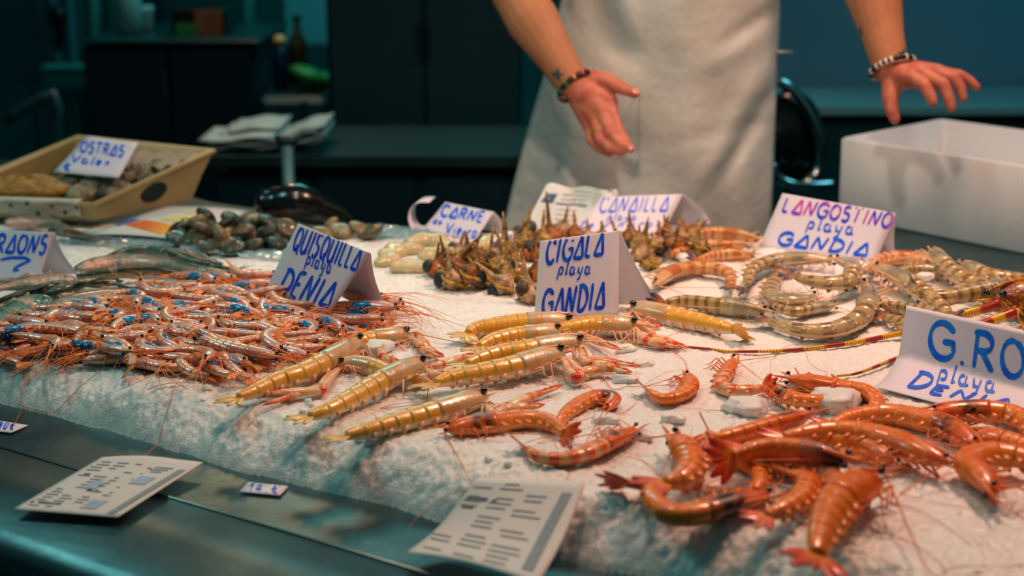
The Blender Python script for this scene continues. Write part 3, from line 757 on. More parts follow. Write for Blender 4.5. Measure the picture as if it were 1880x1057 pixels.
    # antennae
    for i in range(ant):
        s = 1 if i % 2 == 0 else -1
        a = C[0] - T[0] * r * .2 + Lv[0] * s * r * .25; d = -T[0]; pl = [a]
        L = antlen * rr.uniform(.7, 1.2) / 7; w = Lv[0] * s * rr.uniform(.1, .5); curl = rr.uniform(-.25, .25)
        if name == 'small_shrimp': w = Vector((0, rr.uniform(-.35, .35), -.03)); curl = rr.uniform(-.3, .3); p = a.copy(); d = (d + w + Z * (.03 if name == 'langoustine' else 0 if name == 'small_shrimp' else .12)).normalized()
        for k in range(7):
            p = p + d * L; p = cz(p, .0015) ; pl.append(p.copy()); cr = Z.cross(d) * curl; d = (d + cr - Z * .06).normalized()
        q = crom(pl, 22); q = [cz(x, .0013) for x in q]; w0 = r * ((.055 if i < 2 else .03) if name != 'small_shrimp' else .075)
        MB().tube(q, [w0 * (1 - .75 * k / 21) for k in range(22)], 5).build('antenna', antm or legm, root)
    # scales by the head
    for s in (1, -1):
        a = C[1] + Lv[0] * s * r * .3 + Dv[0] * r * .05; b = a - T[0] * r * 1.0 + Lv[0] * s * r * .15
        MB().tube([cz(a), cz(a.lerp(b, .5)), cz(b)], [r * .1, r * .16, r * .03], 6, .4).build('antenna_scale', legm, root)
    if claws:
        for ci, cpx in enumerate(claws):
            q = [C[2] - Dv[2] * r * .2] + [P(x, y, ZI + r * .55 + zadd * .5) for x, y in cpx]
            q = [cz(p, r * .35) for p in q]; L = crom(q[:-1], 8); r = r * 1.2
            arm = MB().tube(L, [r * .2, r * .2, r * .22, r * .24, r * .27, r * .3, r * .32, r * .3], 8).build('claw_arm', m_cig_leg, root)
            a, b = q[-2], q[-1]; dr = (b - a).normalized(); sdv = dr.cross(Z).normalized()
            MB().ball(a - dr * r * .1, (r * .36, r * .34, r * .3), 10, 8).build('claw_joint', m_cig_joint, arm)
            Lc = (b - a).length; rings = []; us = []
            for k in range(9):
                w = k / 8; c = a.lerp(b, w * .58); wd = r * (.3 + .14 * math.sin(math.pi * w)); rings.append([cz(c + sdv * wd * math.cos(x) * (1 + .06 * math.cos(4 * x)) + Z * wd * .75 * math.sin(x), .001) for x in [2 * math.pi * j / 12 for j in range(12)]]); us.append(w * .95)
            cl = MB().loft(rings, us=us).build('claw', m_cig_claw, root)
            for s in (1, -1):
                f0 = a.lerp(b, .54) + sdv * s * r * .14; f1 = a.lerp(b, .8) + sdv * s * r * .2; f2 = b + sdv * s * r * .04
                MB().tube([cz(f0), cz(f1), cz(f2)], [r * .17, r * .13, r * .03], 8).build('claw_finger', m_cig_claw if s > 0 else m_cig_joint, cl)
    if eggs:
        mb = MB(); i = int(nc + (N - 1 - nc) * .16); h = prof_h(i / (N - 1)) * r; M = Matrix((T[i], Lv[i], Dv[i])).transposed()
        for s in (1, -1): mb.ball(C[i] + Lv[i] * s * h * flat * .62 - Dv[i] * h * .3, (r * 1.9, r * .5, r * .62), 12, 8, M)
        for k in range(30):
            i = int(nc + (N - 1 - nc) * rr.uniform(.04, .5)); h = prof_h(i / (N - 1)) * r
            q_ = rr.uniform(-1.15, 1.15); c = C[i] - Dv[i] * h * (.25 + .8 * math.cos(q_) * rr.uniform(.6, 1)) + Lv[i] * h * flat * math.sin(q_) * 1.05
            mb.ball(c, r * .27, 6, 5)
        mb.build('egg_cluster', eggs, root)
    return root
# ---------- langoustines ----------
CG = dict(ms=(m_cig_ab, m_cig_ca), legm=m_cig_leg, antm=m_ant, flat=.9, car=.40, rost=.9, legl=1.25, antlen=.16, tailm=m_cig_ab)
lang = [
 ('nearest yellow langoustine lying alone on the front ice, black eye facing right', [(896, 727), (858, 740), (786, 762), (722, 779), (673, 792), (636, 800)], .0125, .86, .5, 0, [[(900, 752), (930, 745), (1035, 705)], [(905, 762), (925, 752), (1000, 742)]]),
 ('yellow langoustine in the middle of the left trio with pale bent legs, tail lower left', [(784, 665), (738, 683), (690, 708), (640, 736), (600, 755), (568, 764)], .0125, .9, .4, .004, [[(800, 672), (812, 668), (872, 648)], [(795, 690), (812, 688), (860, 668)]]),
 ('leftmost yellow langoustine with its tail toward the small pink shrimp', [(664, 624), (622, 652), (565, 682), (510, 700), (470, 718), (438, 730)], .0125, .9, .4, .003, [[(690, 640), (705, 655), (740, 668)]]),
 ('langoustine with red claw joints reaching to the lower left over the ice', [(618, 672), (650, 668), (690, 676), (725, 690), (760, 700)], .010, .7, -.6, .0, [[(600, 690), (588, 710), (482, 744)], [(604, 698), (590, 716), (425, 730)]]),
 ('langoustine behind the left trio with a long red and white claw pointing to the right', [(752, 612), (716, 620), (672, 628), (632, 638), (596, 650)], .0115, .9, .35, .0, [[(762, 612), (770, 618), (800, 660)], [(768, 630), (776, 640), (815, 655)]]),
 ('central langoustine nearest the camera in the middle group, with long red and cream claws', [(1036, 648), (990, 662), (940, 676), (885, 686), (835, 694), (800, 703)], .0135, .86, .5, .004, [[(1052, 668), (1064, 684), (1120, 672)], [(1050, 690), (1062, 692), (1080, 690)]]),
 ('langoustine just behind the central one, claws stretched right across the ice', [(1074, 628), (1028, 634), (968, 644), (918, 650), (880, 660), (858, 668)], .0125, .9, .35, .006, [[(1070, 656), (1076, 658), (1178, 672)], [(1072, 664), (1090, 668), (1160, 683)]]),
 ('langoustine below the CIGALA card with a rounded yellow tail curled under at left', [(1052, 590), (1006, 594), (950, 597), (905, 601), (872, 605), (860, 612)], .0135, .95, .2, .002, None),
 ('pale langoustine between two others, white claw with red joint toward the right', [(1030, 608), (990, 614), (945, 618), (905, 626), (880, 636)], .0115, .86, .5, .005, [[(1060, 612), (1076, 618), (1140, 642)]]),
 ('langoustine right under the CIGALA card with black eyes and orange claws to the right', [(1170, 597), (1130, 599), (1090, 598), (1052, 602), (1020, 606)], .0125, .9, .35, .004, [[(1190, 606), (1200, 618), (1262, 638)], [(1180, 622), (1192, 626), (1250, 636)]]),
 ('langoustine at the right edge of the CIGALA card with pink head and bright orange tail', [(1154, 568), (1192, 574), (1236, 584), (1280, 592), (1318, 600), (1346, 606)], .0135, .86, -.5, .002, [[(1150, 585), (1162, 594), (1215, 600)]]),
]
for i, (lb, px, r, up, sd_, za, cl) in enumerate(lang):
    critter('langoustine', lb, 'langoustine', px, r, up, -sd_ if False else sd_ * -1, za, claws=cl, sd=i, group='langoustines in the middle of the ice', **CG)
# ---------- red prawns ----------
RG = dict(legm=m_red_leg, antm=m_red_leg, tailm=m_red_tail, flat=.72, rost=1.7, legl=1.1, antlen=.13)
DK = (m_red_ab, m_red_ca); PLN = (m_red_ab, m_red_ca2); STR = (m_red_pale, m_red_pale)
red = [
 ('bright red prawn with a black patch, head to the left, lying before the langoustine claws', [(822, 790), (870, 782), (916, 776), (964, 770), (1007, 776), (1036, 794)], .0125, .5, .8, 0, DK),
 ('pale orange striped prawn curved in a shallow bow, head and eye to the right', [(1166, 788), (1118, 812), (1075, 832), (1030, 842), (990, 838), (968, 824)], .0115, .4, .9, 0, (m_red_pale, m_red_ca)),
 ('red prawn arched over the ice behind the pale striped one', [(1112, 752), (1124, 734), (1098, 730), (1066, 742), (1040, 760), (1028, 780)], .010, .4, -.9, 0, DK),
 ('small red prawn with its back humped beside an ice lump, behind centre', [(1258, 692), (1266, 712), (1245, 728), (1215, 732), (1192, 718)], .0105, .4, .9, .0, PLN),
 ('red prawn standing up with its rostrum pointing skyward, behind the prawn group', [(1346, 660), (1334, 684), (1322, 708), (1350, 718), (1380, 716), (1404, 712)], .0105, .5, .8, 0, (m_red_pale, m_red_ca2)),
 ('red prawn looped round the frosty ice lump, tail curling down at right', [(1446, 694), (1492, 702), (1545, 712), (1592, 720), (1612, 740), (1598, 758)], .0125, .4, -.9, 0, PLN),
 ('red prawn with a black eye pointing left inside the loop of another', [(1420, 712), (1450, 730), (1490, 736), (1524, 730)], .0095, .5, .8, .004, DK),
 ('red prawn with black patch and head to the right, upper left of big pile', [(1486, 762), (1440, 776), (1392, 788), (1345, 800), (1312, 806), (1304, 796)], .013, .6, .7, .003, DK),
 ('long orange prawn stretched diagonally across the pile, head lower right', [(1738, 850), (1690, 832), (1640, 812), (1580, 796), (1520, 792), (1440, 802)], .0135, .6, -.7, .012, PLN),
 ('orange prawn along the back of the pile under the G. ROJA card', [(1790, 818), (1740, 786), (1685, 770), (1625, 760), (1570, 766), (1530, 778)], .013, .6, -.7, .004, DK),
 ('red prawn under the flared edge of the G. ROJA card, eye to the left', [(1712, 758), (1760, 756), (1812, 756), (1862, 764), (1896, 788), (1890, 812)], .0125, .6, .7, .008, DK),
 ('dark red prawn at the right frame edge under the orange ones', [(1786, 800), (1832, 812), (1880, 824), (1930, 840)], .013, .7, .6, .0, PLN),
 ('orange prawn hanging head down at the right with two black eyes', [(1826, 905), (1806, 878), (1780, 855), (1818, 836), (1870, 840), (1925, 858)], .016, .5, .8, .006, PLN),
 ('orange prawn at the front with its tail fan spread toward the bottom edge', [(1618, 884), (1584, 894), (1550, 915), (1524, 950), (1510, 985), (1502, 1018)], .0185, .6, -.7, .012, PLN),
 ('big curved orange prawn at lower left of the pile with a glossy black patch', [(1412, 912), (1355, 922), (1290, 940), (1232, 944), (1200, 918), (1198, 892), (1150, 886)], .0145, .4, .9, 0, (m_red_ab, shellmat('red_prawn_black_back', 'e8600c', 'e04408', (.0, .2), belly='f09858', noisec='f48a2c', nb=.6, dark='140c0a', darkr=(.3, .5, .8, 1.0), darkall=True))),
 ('upright orange prawn seen from its rounded back, left of the pile', [(1244, 805), (1262, 830), (1272, 858), (1252, 880), (1222, 886)], .017, .4, -.9, .006, PLN),
 ('orange prawn between the upright one and the pile centre', [(1300, 833), (1342, 840), (1380, 856), (1398, 880), (1388, 900)], .0115, .5, -.8, .0, DK),
 ('prawn with a purplish black head at the centre of the pile', [(1556, 848), (1505, 838), (1450, 828), (1395, 826), (1345, 838)], .016, .7, .6, .014, (m_red_ab, shellmat('prawn_purple_head', 'c87050', 'b05838', (.0, .2), noisec='8a4a50', nb=.7, dark='241018', darkr=(.0, .1, .3, .8), darkall=True))),
 ('orange prawn across the pile centre with its pointed tail to the lower left', [(1452, 868), (1484, 884), (1478, 910), (1446, 932), (1408, 946)], .0125, .5, -.8, .008, PLN),
 ('pinkish prawn lying under the centre of the pile', [(1400, 838), (1440, 852), (1480, 858), (1520, 872), (1545, 905)], .0125, .6, .7, .004, (m_red_pale, m_red_ca2)),
 ('orange prawn beneath the long diagonal one, seen between its neighbours', [(1640, 845), (1590, 820), (1540, 812), (1480, 812), (1430, 820), (1370, 826)], .0125, .6, -.7, .003, PLN),
]
for i, (lb, px, r, up, sd_, za, ms) in enumerate(red):
    critter('red_prawn', lb, 'prawn', px, r, up, sd_, za, ms=ms, sd=20 + i, group='red prawns at the front right', fan=1 if i != 13 else 1.15, **RG)
# ---------- grey striped prawns ----------
LG = dict(legm=m_lan_leg, antm=m_lan_leg, tailm=m_lan_tail, flat=.78, rost=1.4, legl=1.2, antlen=.12)
A_ = (m_lan_ab, m_lan_ca); O_ = (m_lan_or, m_lan_or)
grey = [
 ('big striped prawn hooked round in front of the heap, tail fan left', [(1590, 522), (1598, 552), (1580, 584), (1536, 604), (1486, 608), (1440, 600), (1414, 590)], .0145, .3, -.95, .002, A_),
 ('arched glossy prawn with tail dipping at the left of the heap', [(1528, 478), (1478, 474), (1425, 478), (1388, 490), (1374, 508), (1374, 522)], .0125, .3, .95, .008, A_),
 ('prawn bent double at the heap centre with a blue tipped tail', [(1538, 478), (1566, 490), (1560, 514), (1520, 520), (1480, 514), (1462, 508)], .0135, .4, -.9, .018, A_),
 ('prawn curled round the left side of the heap, below the blue tipped tail', [(1500, 546), (1460, 555), (1420, 550), (1412, 532), (1426, 510), (1434, 498)], .0125, .3, -.95, .002, A_),
 ('thin striped prawn lying inside the hook of the biggest one', [(1532, 560), (1495, 566), (1460, 572), (1432, 566), (1420, 560)], .0095, .4, .9, .004, A_),
 ('prawn with a greenish head beside the CIGALA card, head pointing right', [(1404, 574), (1362, 567), (1322, 562), (1284, 556), (1250, 553), (1218, 557)], .0125, .7, .6, .002, A_),
 ('pale prawn with pink legs and dark tail hanging, behind the CIGALA card', [(1200, 522), (1232, 500), (1268, 492), (1305, 493), (1338, 502), (1344, 524)], .0125, .4, -.9, .004, O_),
 ('orange tinted prawn under the CANAILLA card, head to the right', [(1372, 450), (1332, 452), (1295, 452), (1258, 458), (1230, 468)], .0115, .6, .7, .002, O_),
 ('orange prawn furthest back left of the LANGOSTINO card', [(1394, 440), (1345, 430), (1300, 428), (1262, 438), (1238, 452)], .0115, .6, .7, .008, O_),
 ('orange prawn half hidden in front of the back pair near the sea snails', [(1384, 470), (1345, 468), (1310, 470), (1280, 478)], .0105, .7, .5, .0, O_),
 ('prawn head up on the right heap with eye beside the LANGOSTINO card', [(1606, 492), (1648, 508), (1688, 534), (1722, 560), (1745, 585)], .0135, .5, .8, .012, A_),
 ('prawn lying behind at the foot of the LANGOSTINO card, reddish tail', [(1704, 480), (1668, 473), (1636, 474), (1612, 482), (1600, 498)], .0115, .5, -.8, .004, O_),
 ('prawn facing up-left with raised antennae at the back right', [(1708, 460), (1732, 486), (1762, 510), (1800, 524), (1835, 535)], .0135, .5, .8, .016, A_),
 ('striped prawn along the back right of the heap', [(1766, 486), (1806, 504), (1850, 510), (1900, 512)], .0125, .6, .7, .004, A_),
 ('large prawn with orange legs toward the spiny lobster', [(1880, 524), (1832, 530), (1782, 538), (1738, 546), (1704, 544), (1690, 532)], .0145, .5, .8, .014, A_),
 ('prawn in the hollow between the heads of the right heap', [(1740, 500), (1700, 496), (1665, 496), (1640, 504)], .0105, .5, .7, .01, A_),
 ('prawn with dark blue tail fan behind the G. ROJA card', [(1790, 622), (1740, 612), (1690, 604), (1650, 592), (1624, 582)], .0125, .5, -.7, .0, A_),
 ('prawn tail poking out left of the G. ROJA card above another tail', [(1760, 590), (1715, 578), (1670, 568), (1635, 562), (1615, 558)], .0115, .6, .5, .003, A_),
]
for i, (lb, px, r, up, sd_, za, ms) in enumerate(grey):
    critter('striped_prawn', lb, 'prawn', px, r, up, sd_, za, ms=ms, sd=50 + i, group='striped prawns at the back right', **LG)
# ---------- spiny lobster ----------
m_lob = mat('lobster_shell', '6a2a34', rough=.25, var='b07018', vscale=70, coat=.5, bump=.8, bscale=150, bdist=.003)
m_lobl = mat('lobster_leg', '8a3a18', rough=.3, var='d8a020', vscale=60)
root = critter('spiny_lobster', 'purple and yellow spiny lobster at the right edge with long banded feelers', 'lobster', [(1826, 552), (1870, 548), (1930, 550), (2010, 556), (2100, 566), (2170, 580)], .026, .95, .2, .004, ms=(m_lob, m_lob), legm=m_lobl, antm=m_band, flat=1.0, rost=.3, legl=1.5, ant=0, sd=90)
mb = MB()
for k in range(90):
    a = R.uniform(1828, 1960); c = P(a, 545 + R.uniform(-14, 10), ZI + .045) ; c = c + Vector((0, R.uniform(-.02, .02), -.006))
    c.z = ZI + .026 * .8 + .004 + math.sqrt(max(.0001, .026 ** 2 * .7 - (c.y - P(1880, 548, ZI + .025).y) ** 2)) * (0.6 + .4 * min(1, (a - 1820) / 60)) - .002
    mb.tube([c, c + Vector((-.006, R.uniform(-.003, .001), .006))], [.0022, .0002], 5)
mb.build('spines', m_lobl, root)
def feeler(px, w0, w1, zz):
    q = crom([P(x, y, ZI + z) for (x, y), z in zip(px, zz)], 90); q = [clampz(p, .002) for p in q]
    MB().tube(q, [w0 + (w1 - w0) * (k / 89) ** .5 for k in range(90)], 8).build('feeler', m_band, root)
feeler([(1836, 556), (1800, 568), (1754, 580), (1700, 598), (1655, 611), (1560, 630), (1440, 643), (1330, 645), (1240, 641), (1140, 628)], .0075, .0010, [.04, .03, .022, .012, .006, .003, .002, .002, .002, .002])
feeler([(1862, 574), (1811, 592), (1740, 622), (1690, 645), (1648, 657), (1600, 676), (1570, 686), (1538, 690)], .0085, .0016, [.035, .025, .012, .006, .004, .003, .002, .002])
# ---------- small pink shrimp heap ----------
m_q_ab = shellmat('pink_shrimp_abdomen', 'f0a478', 'ec8850', (.8, .97), belly='f47c34', noisec='eec0a4', nb=.8, trans=.3)
m_q_ca = shellmat('pink_shrimp_carapace', 'e6a08c', 'e88058', (.75, .95), belly='f07c3c', noisec='dab4a4', nb=.8, trans=.3)
m_q_leg = mat('pink_shrimp_leg', 'f47c30', rough=.35, var='f8a05c', vscale=80)
m_egg = mat('blue_eggs', '0c8ccc', rough=.2, coat=.6, var='0870a8', vscale=300)
protos = []
for k, (cv, ln, eg) in enumerate([(.35, .075, 1), (-.5, .07, 1), (.9, .07, 0), (-.2, .08, 0), (.15, .082, 1), (-.9, .066, 0), (1.4, .066, 1)]):
    pts = []; a = math.pi - cv * .9; p = Vector((0, 0, .0075)); pts = [p.copy()]
    for j in range(6):
        a += cv * (.12 if j < 2 else .42); p = p + Vector((math.cos(a), math.sin(a), 0)) * ln / 6; pts.append(p.copy())
    mid = pts[3].copy(); mid.z = 0; pts = [q - mid for q in pts]
    rt = critter('small_shrimp', 'x', 'shrimp', None, .0072, .35, (.95 if cv > 0 else -.95) * -1, 0, ms=(m_q_ab, m_q_ca), legm=m_q_leg, antm=m_q_leg, tailm=m_q_leg, flat=.72, rost=2.2, legl=1.3, ant=6, antlen=.075, sd=200 + k, eggs=m_egg if eg else None, pts=pts, hseg=10, swim=True, legs=4)
    protos.append(rt)
    rt['n'] = 0
HP = [(-40, 628), (40, 608), (130, 588), (250, 562), (380, 530), (480, 522), (560, 530), (640, 560), (672, 600), (655, 632), (560, 655), (470, 672), (420, 694), (330, 692), (180, 682), (90, 664), (0, 652), (-40, 648)]
def inside(x, y, poly):
    c = False; j = len(poly) - 1
    for i in range(len(poly)):
        xi, yi = poly[i]; xj, yj = poly[j]
        if (yi > y) != (yj > y) and x < (xj - xi) * (y - yi) / (yj - yi) + xi: c = not c
        j = i
    return c
spots = []
for layer, n, dmin in ((0, 110, .0225), (1, 90, .026)):
    tries = 0; cnt = 0; loc = []
    while cnt < n and tries < 6000:
        tries += 1; x, y = R.uniform(-40, 680), R.uniform(515, 702)
        if not inside(x, y, HP): continue
        if 455 < x < 650 and y < 541 + (x - 483) * .33 + 30: continue
        w = P(x, y); 
        if any((w - q).length < dmin for q in loc): continue
        if layer and not inside(x, y + 10, HP): continue
        loc.append(w); cnt += 1; spots.append((w, layer, x, y))
extra = [(P(690, 574), 0, 690, 574), (P(705, 577), 0, 0, 0)]
used = set()
for i, (w, layer, x, y) in enumerate(spots + extra[:1]):
    k = R.randrange(len(protos)); src = protos[k]
    if k in used: o = copytree(src)
    else: o = src; used.add(k)
    o.location = (w.x, w.y, iz(w.x, w.y) + .001 + layer * .011 + R.uniform(0, .002))
    base = R.choice([0, 0, math.pi, math.pi]) + R.gauss(-.35, .45)
    o.rotation_euler = (R.uniform(-.15, .15), R.uniform(-.12, .12), base); s_ = R.uniform(1.1, 1.45); o.scale = (s_, s_, s_)
    o['group'] = 'small pink shrimp in the heap'
    eg = any(c.name.startswith('egg_cluster') for c in o.children)
    o['label'] = 'small pink shrimp with blue eggs in the heap at left' if eg else 'small translucent pink shrimp without eggs in the heap at left'
    if not x: pass
for k, s in enumerate(protos):
    if k not in used: pass
o = spots and None
# ---------- silver fish ----------
def fishmat(name, a, b, c):
    def cu(t, bs):
        u, v = t.uv(); w = t.math('ABSOLUTE', t.math('SUBTRACT', t.math('MULTIPLY', v, 2.0), 1.0)); w = t.math('SUBTRACT', 1.0, w)
        cc = t.mix(t.step(w, .35, .6), lin(c), lin(a)); cc = t.mix(t.step(w, .62, .9), cc, lin(b)); cc = t.mix(t.math('MULTIPLY', t.step(t.noise(40, 4), .48, .62), .7), cc, lin('d8b8a0'))
        cc = t.mix(t.math('MULTIPLY', t.step(t.noise(18, 3), .5, .6), .7), cc, lin('1c6a64'))
        t.link(cc, bs.inputs['Base Color']); t.link(t.bump(t.noise(350, 2), .9, .002), bs.inputs['Normal'])
    return mat(name, a, rough=.25, metal=.35, coat=.5, custom=cu)
fmats = [fishmat('fish_silver', '7a8c84', '33473f', 'c0aa98'), fishmat('fish_pink', 'a88c78', '6e4a38', 'cca090'), fishmat('fish_teal', '14685f', '062c2c', '5c8a80'), fishmat('fish_olive', '7c8868', '3c5240', 'b4ac90')]
fin = mat('fish_fin', '8a8a78', rough=.3, alpha=.8)
fish = [
 ('slim grey fish with its pointed tail reaching right, topmost of the silver fish', [(200, 470), (245, 460), (290, 462), (345, 478), (400, 490), (450, 497)], .0095, 0, .008),
 ('pinkish fish beneath the topmost grey one', [(140, 494), (190, 483), (250, 480), (310, 486), (365, 496), (425, 500)], .0105, 1, .004),
 ('olive fish in front of the pinkish one', [(140, 508), (200, 502), (270, 497), (330, 502), (372, 512)], .010, 3, .003),
 ('reddish backed slim fish behind at right', [(282, 464), (320, 468), (360, 478), (400, 490), (440, 494)], .008, 1, .002),
 ('pale olive fish just behind the small pink shrimp', [(85, 543), (140, 528), (190, 521), (240, 528)], .0125, 3, .004),
 ('glittering silver fish touching the edge of the pink shrimp heap', [(88, 574), (140, 556), (200, 542), (262, 532)], .0115, 0, .003),
 ('teal fish with a dark back nearest the left edge', [(98, 555), (60, 558), (20, 572), (-30, 592)], .0115, 2, .008),
 ('dark teal fish second from the front at the left edge', [(125, 522), (60, 537), (10, 550), (-40, 562)], .011, 2, .006),
 ('brownish fish at the foot of the RAONS card', [(138, 515), (85, 517), (30, 524), (-30, 532)], .0105, 1, .006),
 ('silver fish squeezed between the two teal fish', [(75, 545), (30, 556), (-10, 568), (-50, 582)], .009, 0, .002),
 ('grey fish at the left edge below the others', [(40, 590), (10, 596), (-30, 606), (-60, 614)], .0095, 0, .0),
 ('pink fish lying behind the RAONS card near the cream tray', [(8, 410), (50, 407), (95, 411), (130, 420)], .010, 1, .0),
 ('pale pink fish behind the right side of the RAONS card', [(90, 424), (130, 428), (175, 436), (215, 440)], .009, 1, .0),
]
for i, (lb, px, r, mi, za) in enumerate(fish):
    r *= 1.35
    za += .006; pts = [P(x, y, ZI + r * .9 + za) for x, y in px]; pts = [Vector((p.x, p.y, max(p.z, iz(p.x, p.y) + r * .8))) for p in pts]
    N = 30; C = crom(pts, N); root = thing('silver_fish', C[N // 2], lb, 'fish', 'fish behind the small pink shrimp')
    rings = []; us = []
    for k in range(N):
        w = k / (N - 1); t = (C[min(k + 1, N - 1)] - C[max(k - 1, 0)]).normalized(); l = Vector((0, 0, 1)).cross(t).normalized(); u = t.cross(l)
        h = r * (max(.06, math.sin(math.pi * min(1, (w + .02) ** .62)) ** .75) * (1 - .25 * w) + .12 * (w > .8))
        dv = (u * .55 + l * (.83 if i % 2 else -.83)).normalized(); lv = t.cross(dv)
        rings.append([C[k] + dv * -math.cos(a) * h * 1.15 + lv * math.sin(a) * h * .72 for a in [2 * math.pi * j / 14 for j in range(14)]]); us.append(w)
    b = MB().loft(rings, us=us).build('body', fmats[mi], root)
    e = C[2]; t = (C[1] - C[0]).normalized(); l = Vector((0, 0, 1)).cross(t).normalized()
    dv = (t.cross(l) * .55 + l * (.83 if i % 2 else -.83)).normalized(); lv = t.cross(dv)
    lv = lv if lv.dot(EYE - e) > 0 or True else -lv
    for s in (1, -1): MB().ball(C[3] + lv * s * r * .42 + dv * r * .2, (r * .2,) * 3, 8, 6).build('eye', m_eye, root)
    tt = (C[-1] - C[-3]).normalized()
    for s in (1, -1):
        d2 = (tt + dv * s * .55).normalized(); q = [C[-1] - tt * r * .3, C[-1] + d2 * r * .9, C[-1] + d2 * r * 1.9]
        MB().tube(q, [r * .18, r * .3, r * .05], 6, .25).build('tail_fin', fin, root)
    mb = MB(); lw = []
    G = [[clampz(C[k] + dv * r * (.9 if a == 0 else 1.35 + .25 * math.sin(k * .9)) * (1 if k < 22 else .7), .001) for k in range(8, 25)] for a in (0, 1)]
    mb.grid(G).build('dorsal_fin', fin, root, solid=.0004)
# ---------- clams ----------
def clamm(n, a, b):
    def cu(t, bs):
        u, v = t.uv(); w = t.math('SINE', t.math('MULTIPLY', u, 46.0)); t.link(t.mix(t.math('MULTIPLY', t.noise(60, 3), t.step(w, -.4, .6)), lin(a), lin(b)), bs.inputs['Base Color']); t.link(t.bump(w, .5, .001), bs.inputs['Normal'])
    return mat(n, a, rough=.25, coat=.5, custom=cu)
cms = [clamm('clam_olive', '2c3a30', '7a7658'), clamm('clam_brown', '50462e', '948460'), clamm('clam_dark', '14201e', '54563e'), clamm('clam_tan', '7a6844', 'b8a478')]
def halfshell(M, c, r, s):
    rings = []; us = []
    for i in range(9):
        w = i / 8; ph = w * math.pi / 2; ring = []
        for j in range(20):
            a = 2 * math.pi * j / 20; k = 1 + .12 * math.cos(a); hinge = -.25 * (1 - math.cos(ph) * 0) * (1 - math.sin(ph)) 
            rad = math.sin(max(ph, .03)); x = rad * math.cos(a) * k - .35 * (1 - rad); y = rad * math.sin(a) * 1.12 * k; z = math.cos(ph) * .55 * s
            ring.append(c + M @ (Vector((x, y, z)) * r))
        rings.append(ring); us.append(w)
    return MB().loft(rings, us=us, flip=s > 0)
cl = []
def try_clams(poly, n, dmin, zl, r0):
    k = 0; tr = 0; loc = []
    while k < n and tr < 4000:
        tr += 1; x = R.uniform(min(p[0] for p in poly), max(p[0] for p in poly)); y = R.uniform(min(p[1] for p in poly), max(p[1] for p in poly))
        if not inside(x, y, poly): continue
        w = P(x, y)
        if any((w - q).length < dmin for q in loc): continue
        loc.append(w); k += 1; cl.append((w, zl, r0, x))
try_clams([(315, 442), (350, 432), (420, 420), (500, 420), (556, 432), (548, 470), (500, 474), (400, 470), (330, 458)], 26, .031, .0, .0185)
try_clams([(345, 438), (420, 424), (500, 424), (545, 436), (530, 460), (400, 462)], 12, .036, .018, .0175)
for (x, y) in ((606, 428), (628, 436), (646, 424), (662, 434), (684, 438), (595, 440)): cl.append((P(x, y), 0, .019, x))
for i, (w, zl, r, x) in enumerate(cl):
    c = Vector((w.x, w.y, iz(w.x, w.y) + r * .8 + zl)); c.z -= .002; M = (Matrix.Rotation(R.uniform(0, 6.28), 3, 'Z') @ Matrix.Rotation(R.uniform(-1, 1.1), 3, 'X') @ Matrix.Rotation(R.uniform(-.6, .6), 3, 'Y')); m = cms[R.randrange(4) if x < 580 else R.choice([1, 3, 3])]
    root = thing('clam', (c.x, c.y, c.z - r * .8), 'closed ribbed clam in the greenish heap behind the QUISQUILLA card' if x < 580 else 'closed tan clam to the right above the QUISQUILLA card', 'clam', 'clams in the heap left of the card' if x < 580 else 'clams right of the card')
    for s in (1, -1): halfshell(M, c, r * R.uniform(1.02, 1.2), s).build('shell_half', m, root)
# ---------- scallop meat ----------
m_sc = mat('scallop_meat', 'd8cba0', rough=.25, sss=.4, var='c8b888', vscale=25, bump=.3, bscale=60, bdist=.003, coat=.4)
for i, (px, r, lb) in enumerate([([(700, 470), (735, 458), (775, 455)], .019, 'left pale scallop meat lobe on the ice'), ([(715, 490), (755, 488), (795, 490)], .017, 'front pale scallop meat lobe on the ice'), ([(745, 445), (785, 440), (830, 446)], .018, 'back pale scallop meat lobe under the CARNE card'),
        ([(690, 484), (712, 478), (730, 470)], .015, 'small pale scallop lobe at the far left of the scallop meat'), ([(770, 470), (800, 466), (835, 470)], .018, 'pale scallop lobe touching the spiny snails'), ([(868, 452), (892, 446), (918, 440)], .016, 'pale scallop lobe behind the snails right of the CARNE card'), ([(800, 450), (835, 456), (862, 458)], .017, 'pale scallop lobe directly below the CARNE card')]):
    C = crom([P(x, y, ZI + r * .55) for x, y in px], 14); rings = []
    for k in range(14):
        w = k / 13; t = (C[min(k + 1, 13)] - C[max(k - 1, 0)]).normalized(); l = Vector((0, 0, 1)).cross(t).normalized(); h = r * max(.08, math.sin(math.pi * (.04 + .92 * w)) ** .5) * (1 + .12 * math.sin(k * 1.3 + i))
        rings.append([C[k] + l * math.cos(a) * h * 1.1 + Vector((0, 0, 1)) * math.sin(a) * h * .7 * (1 + .1 * math.sin(3 * a + i)) for a in [2 * math.pi * j / 14 for j in range(14)]])
    o = MB().loft(rings, flip=True).build('scallop_meat', m_sc); tag(o, lb, 'scallop', 'scallop meat beside the clams')
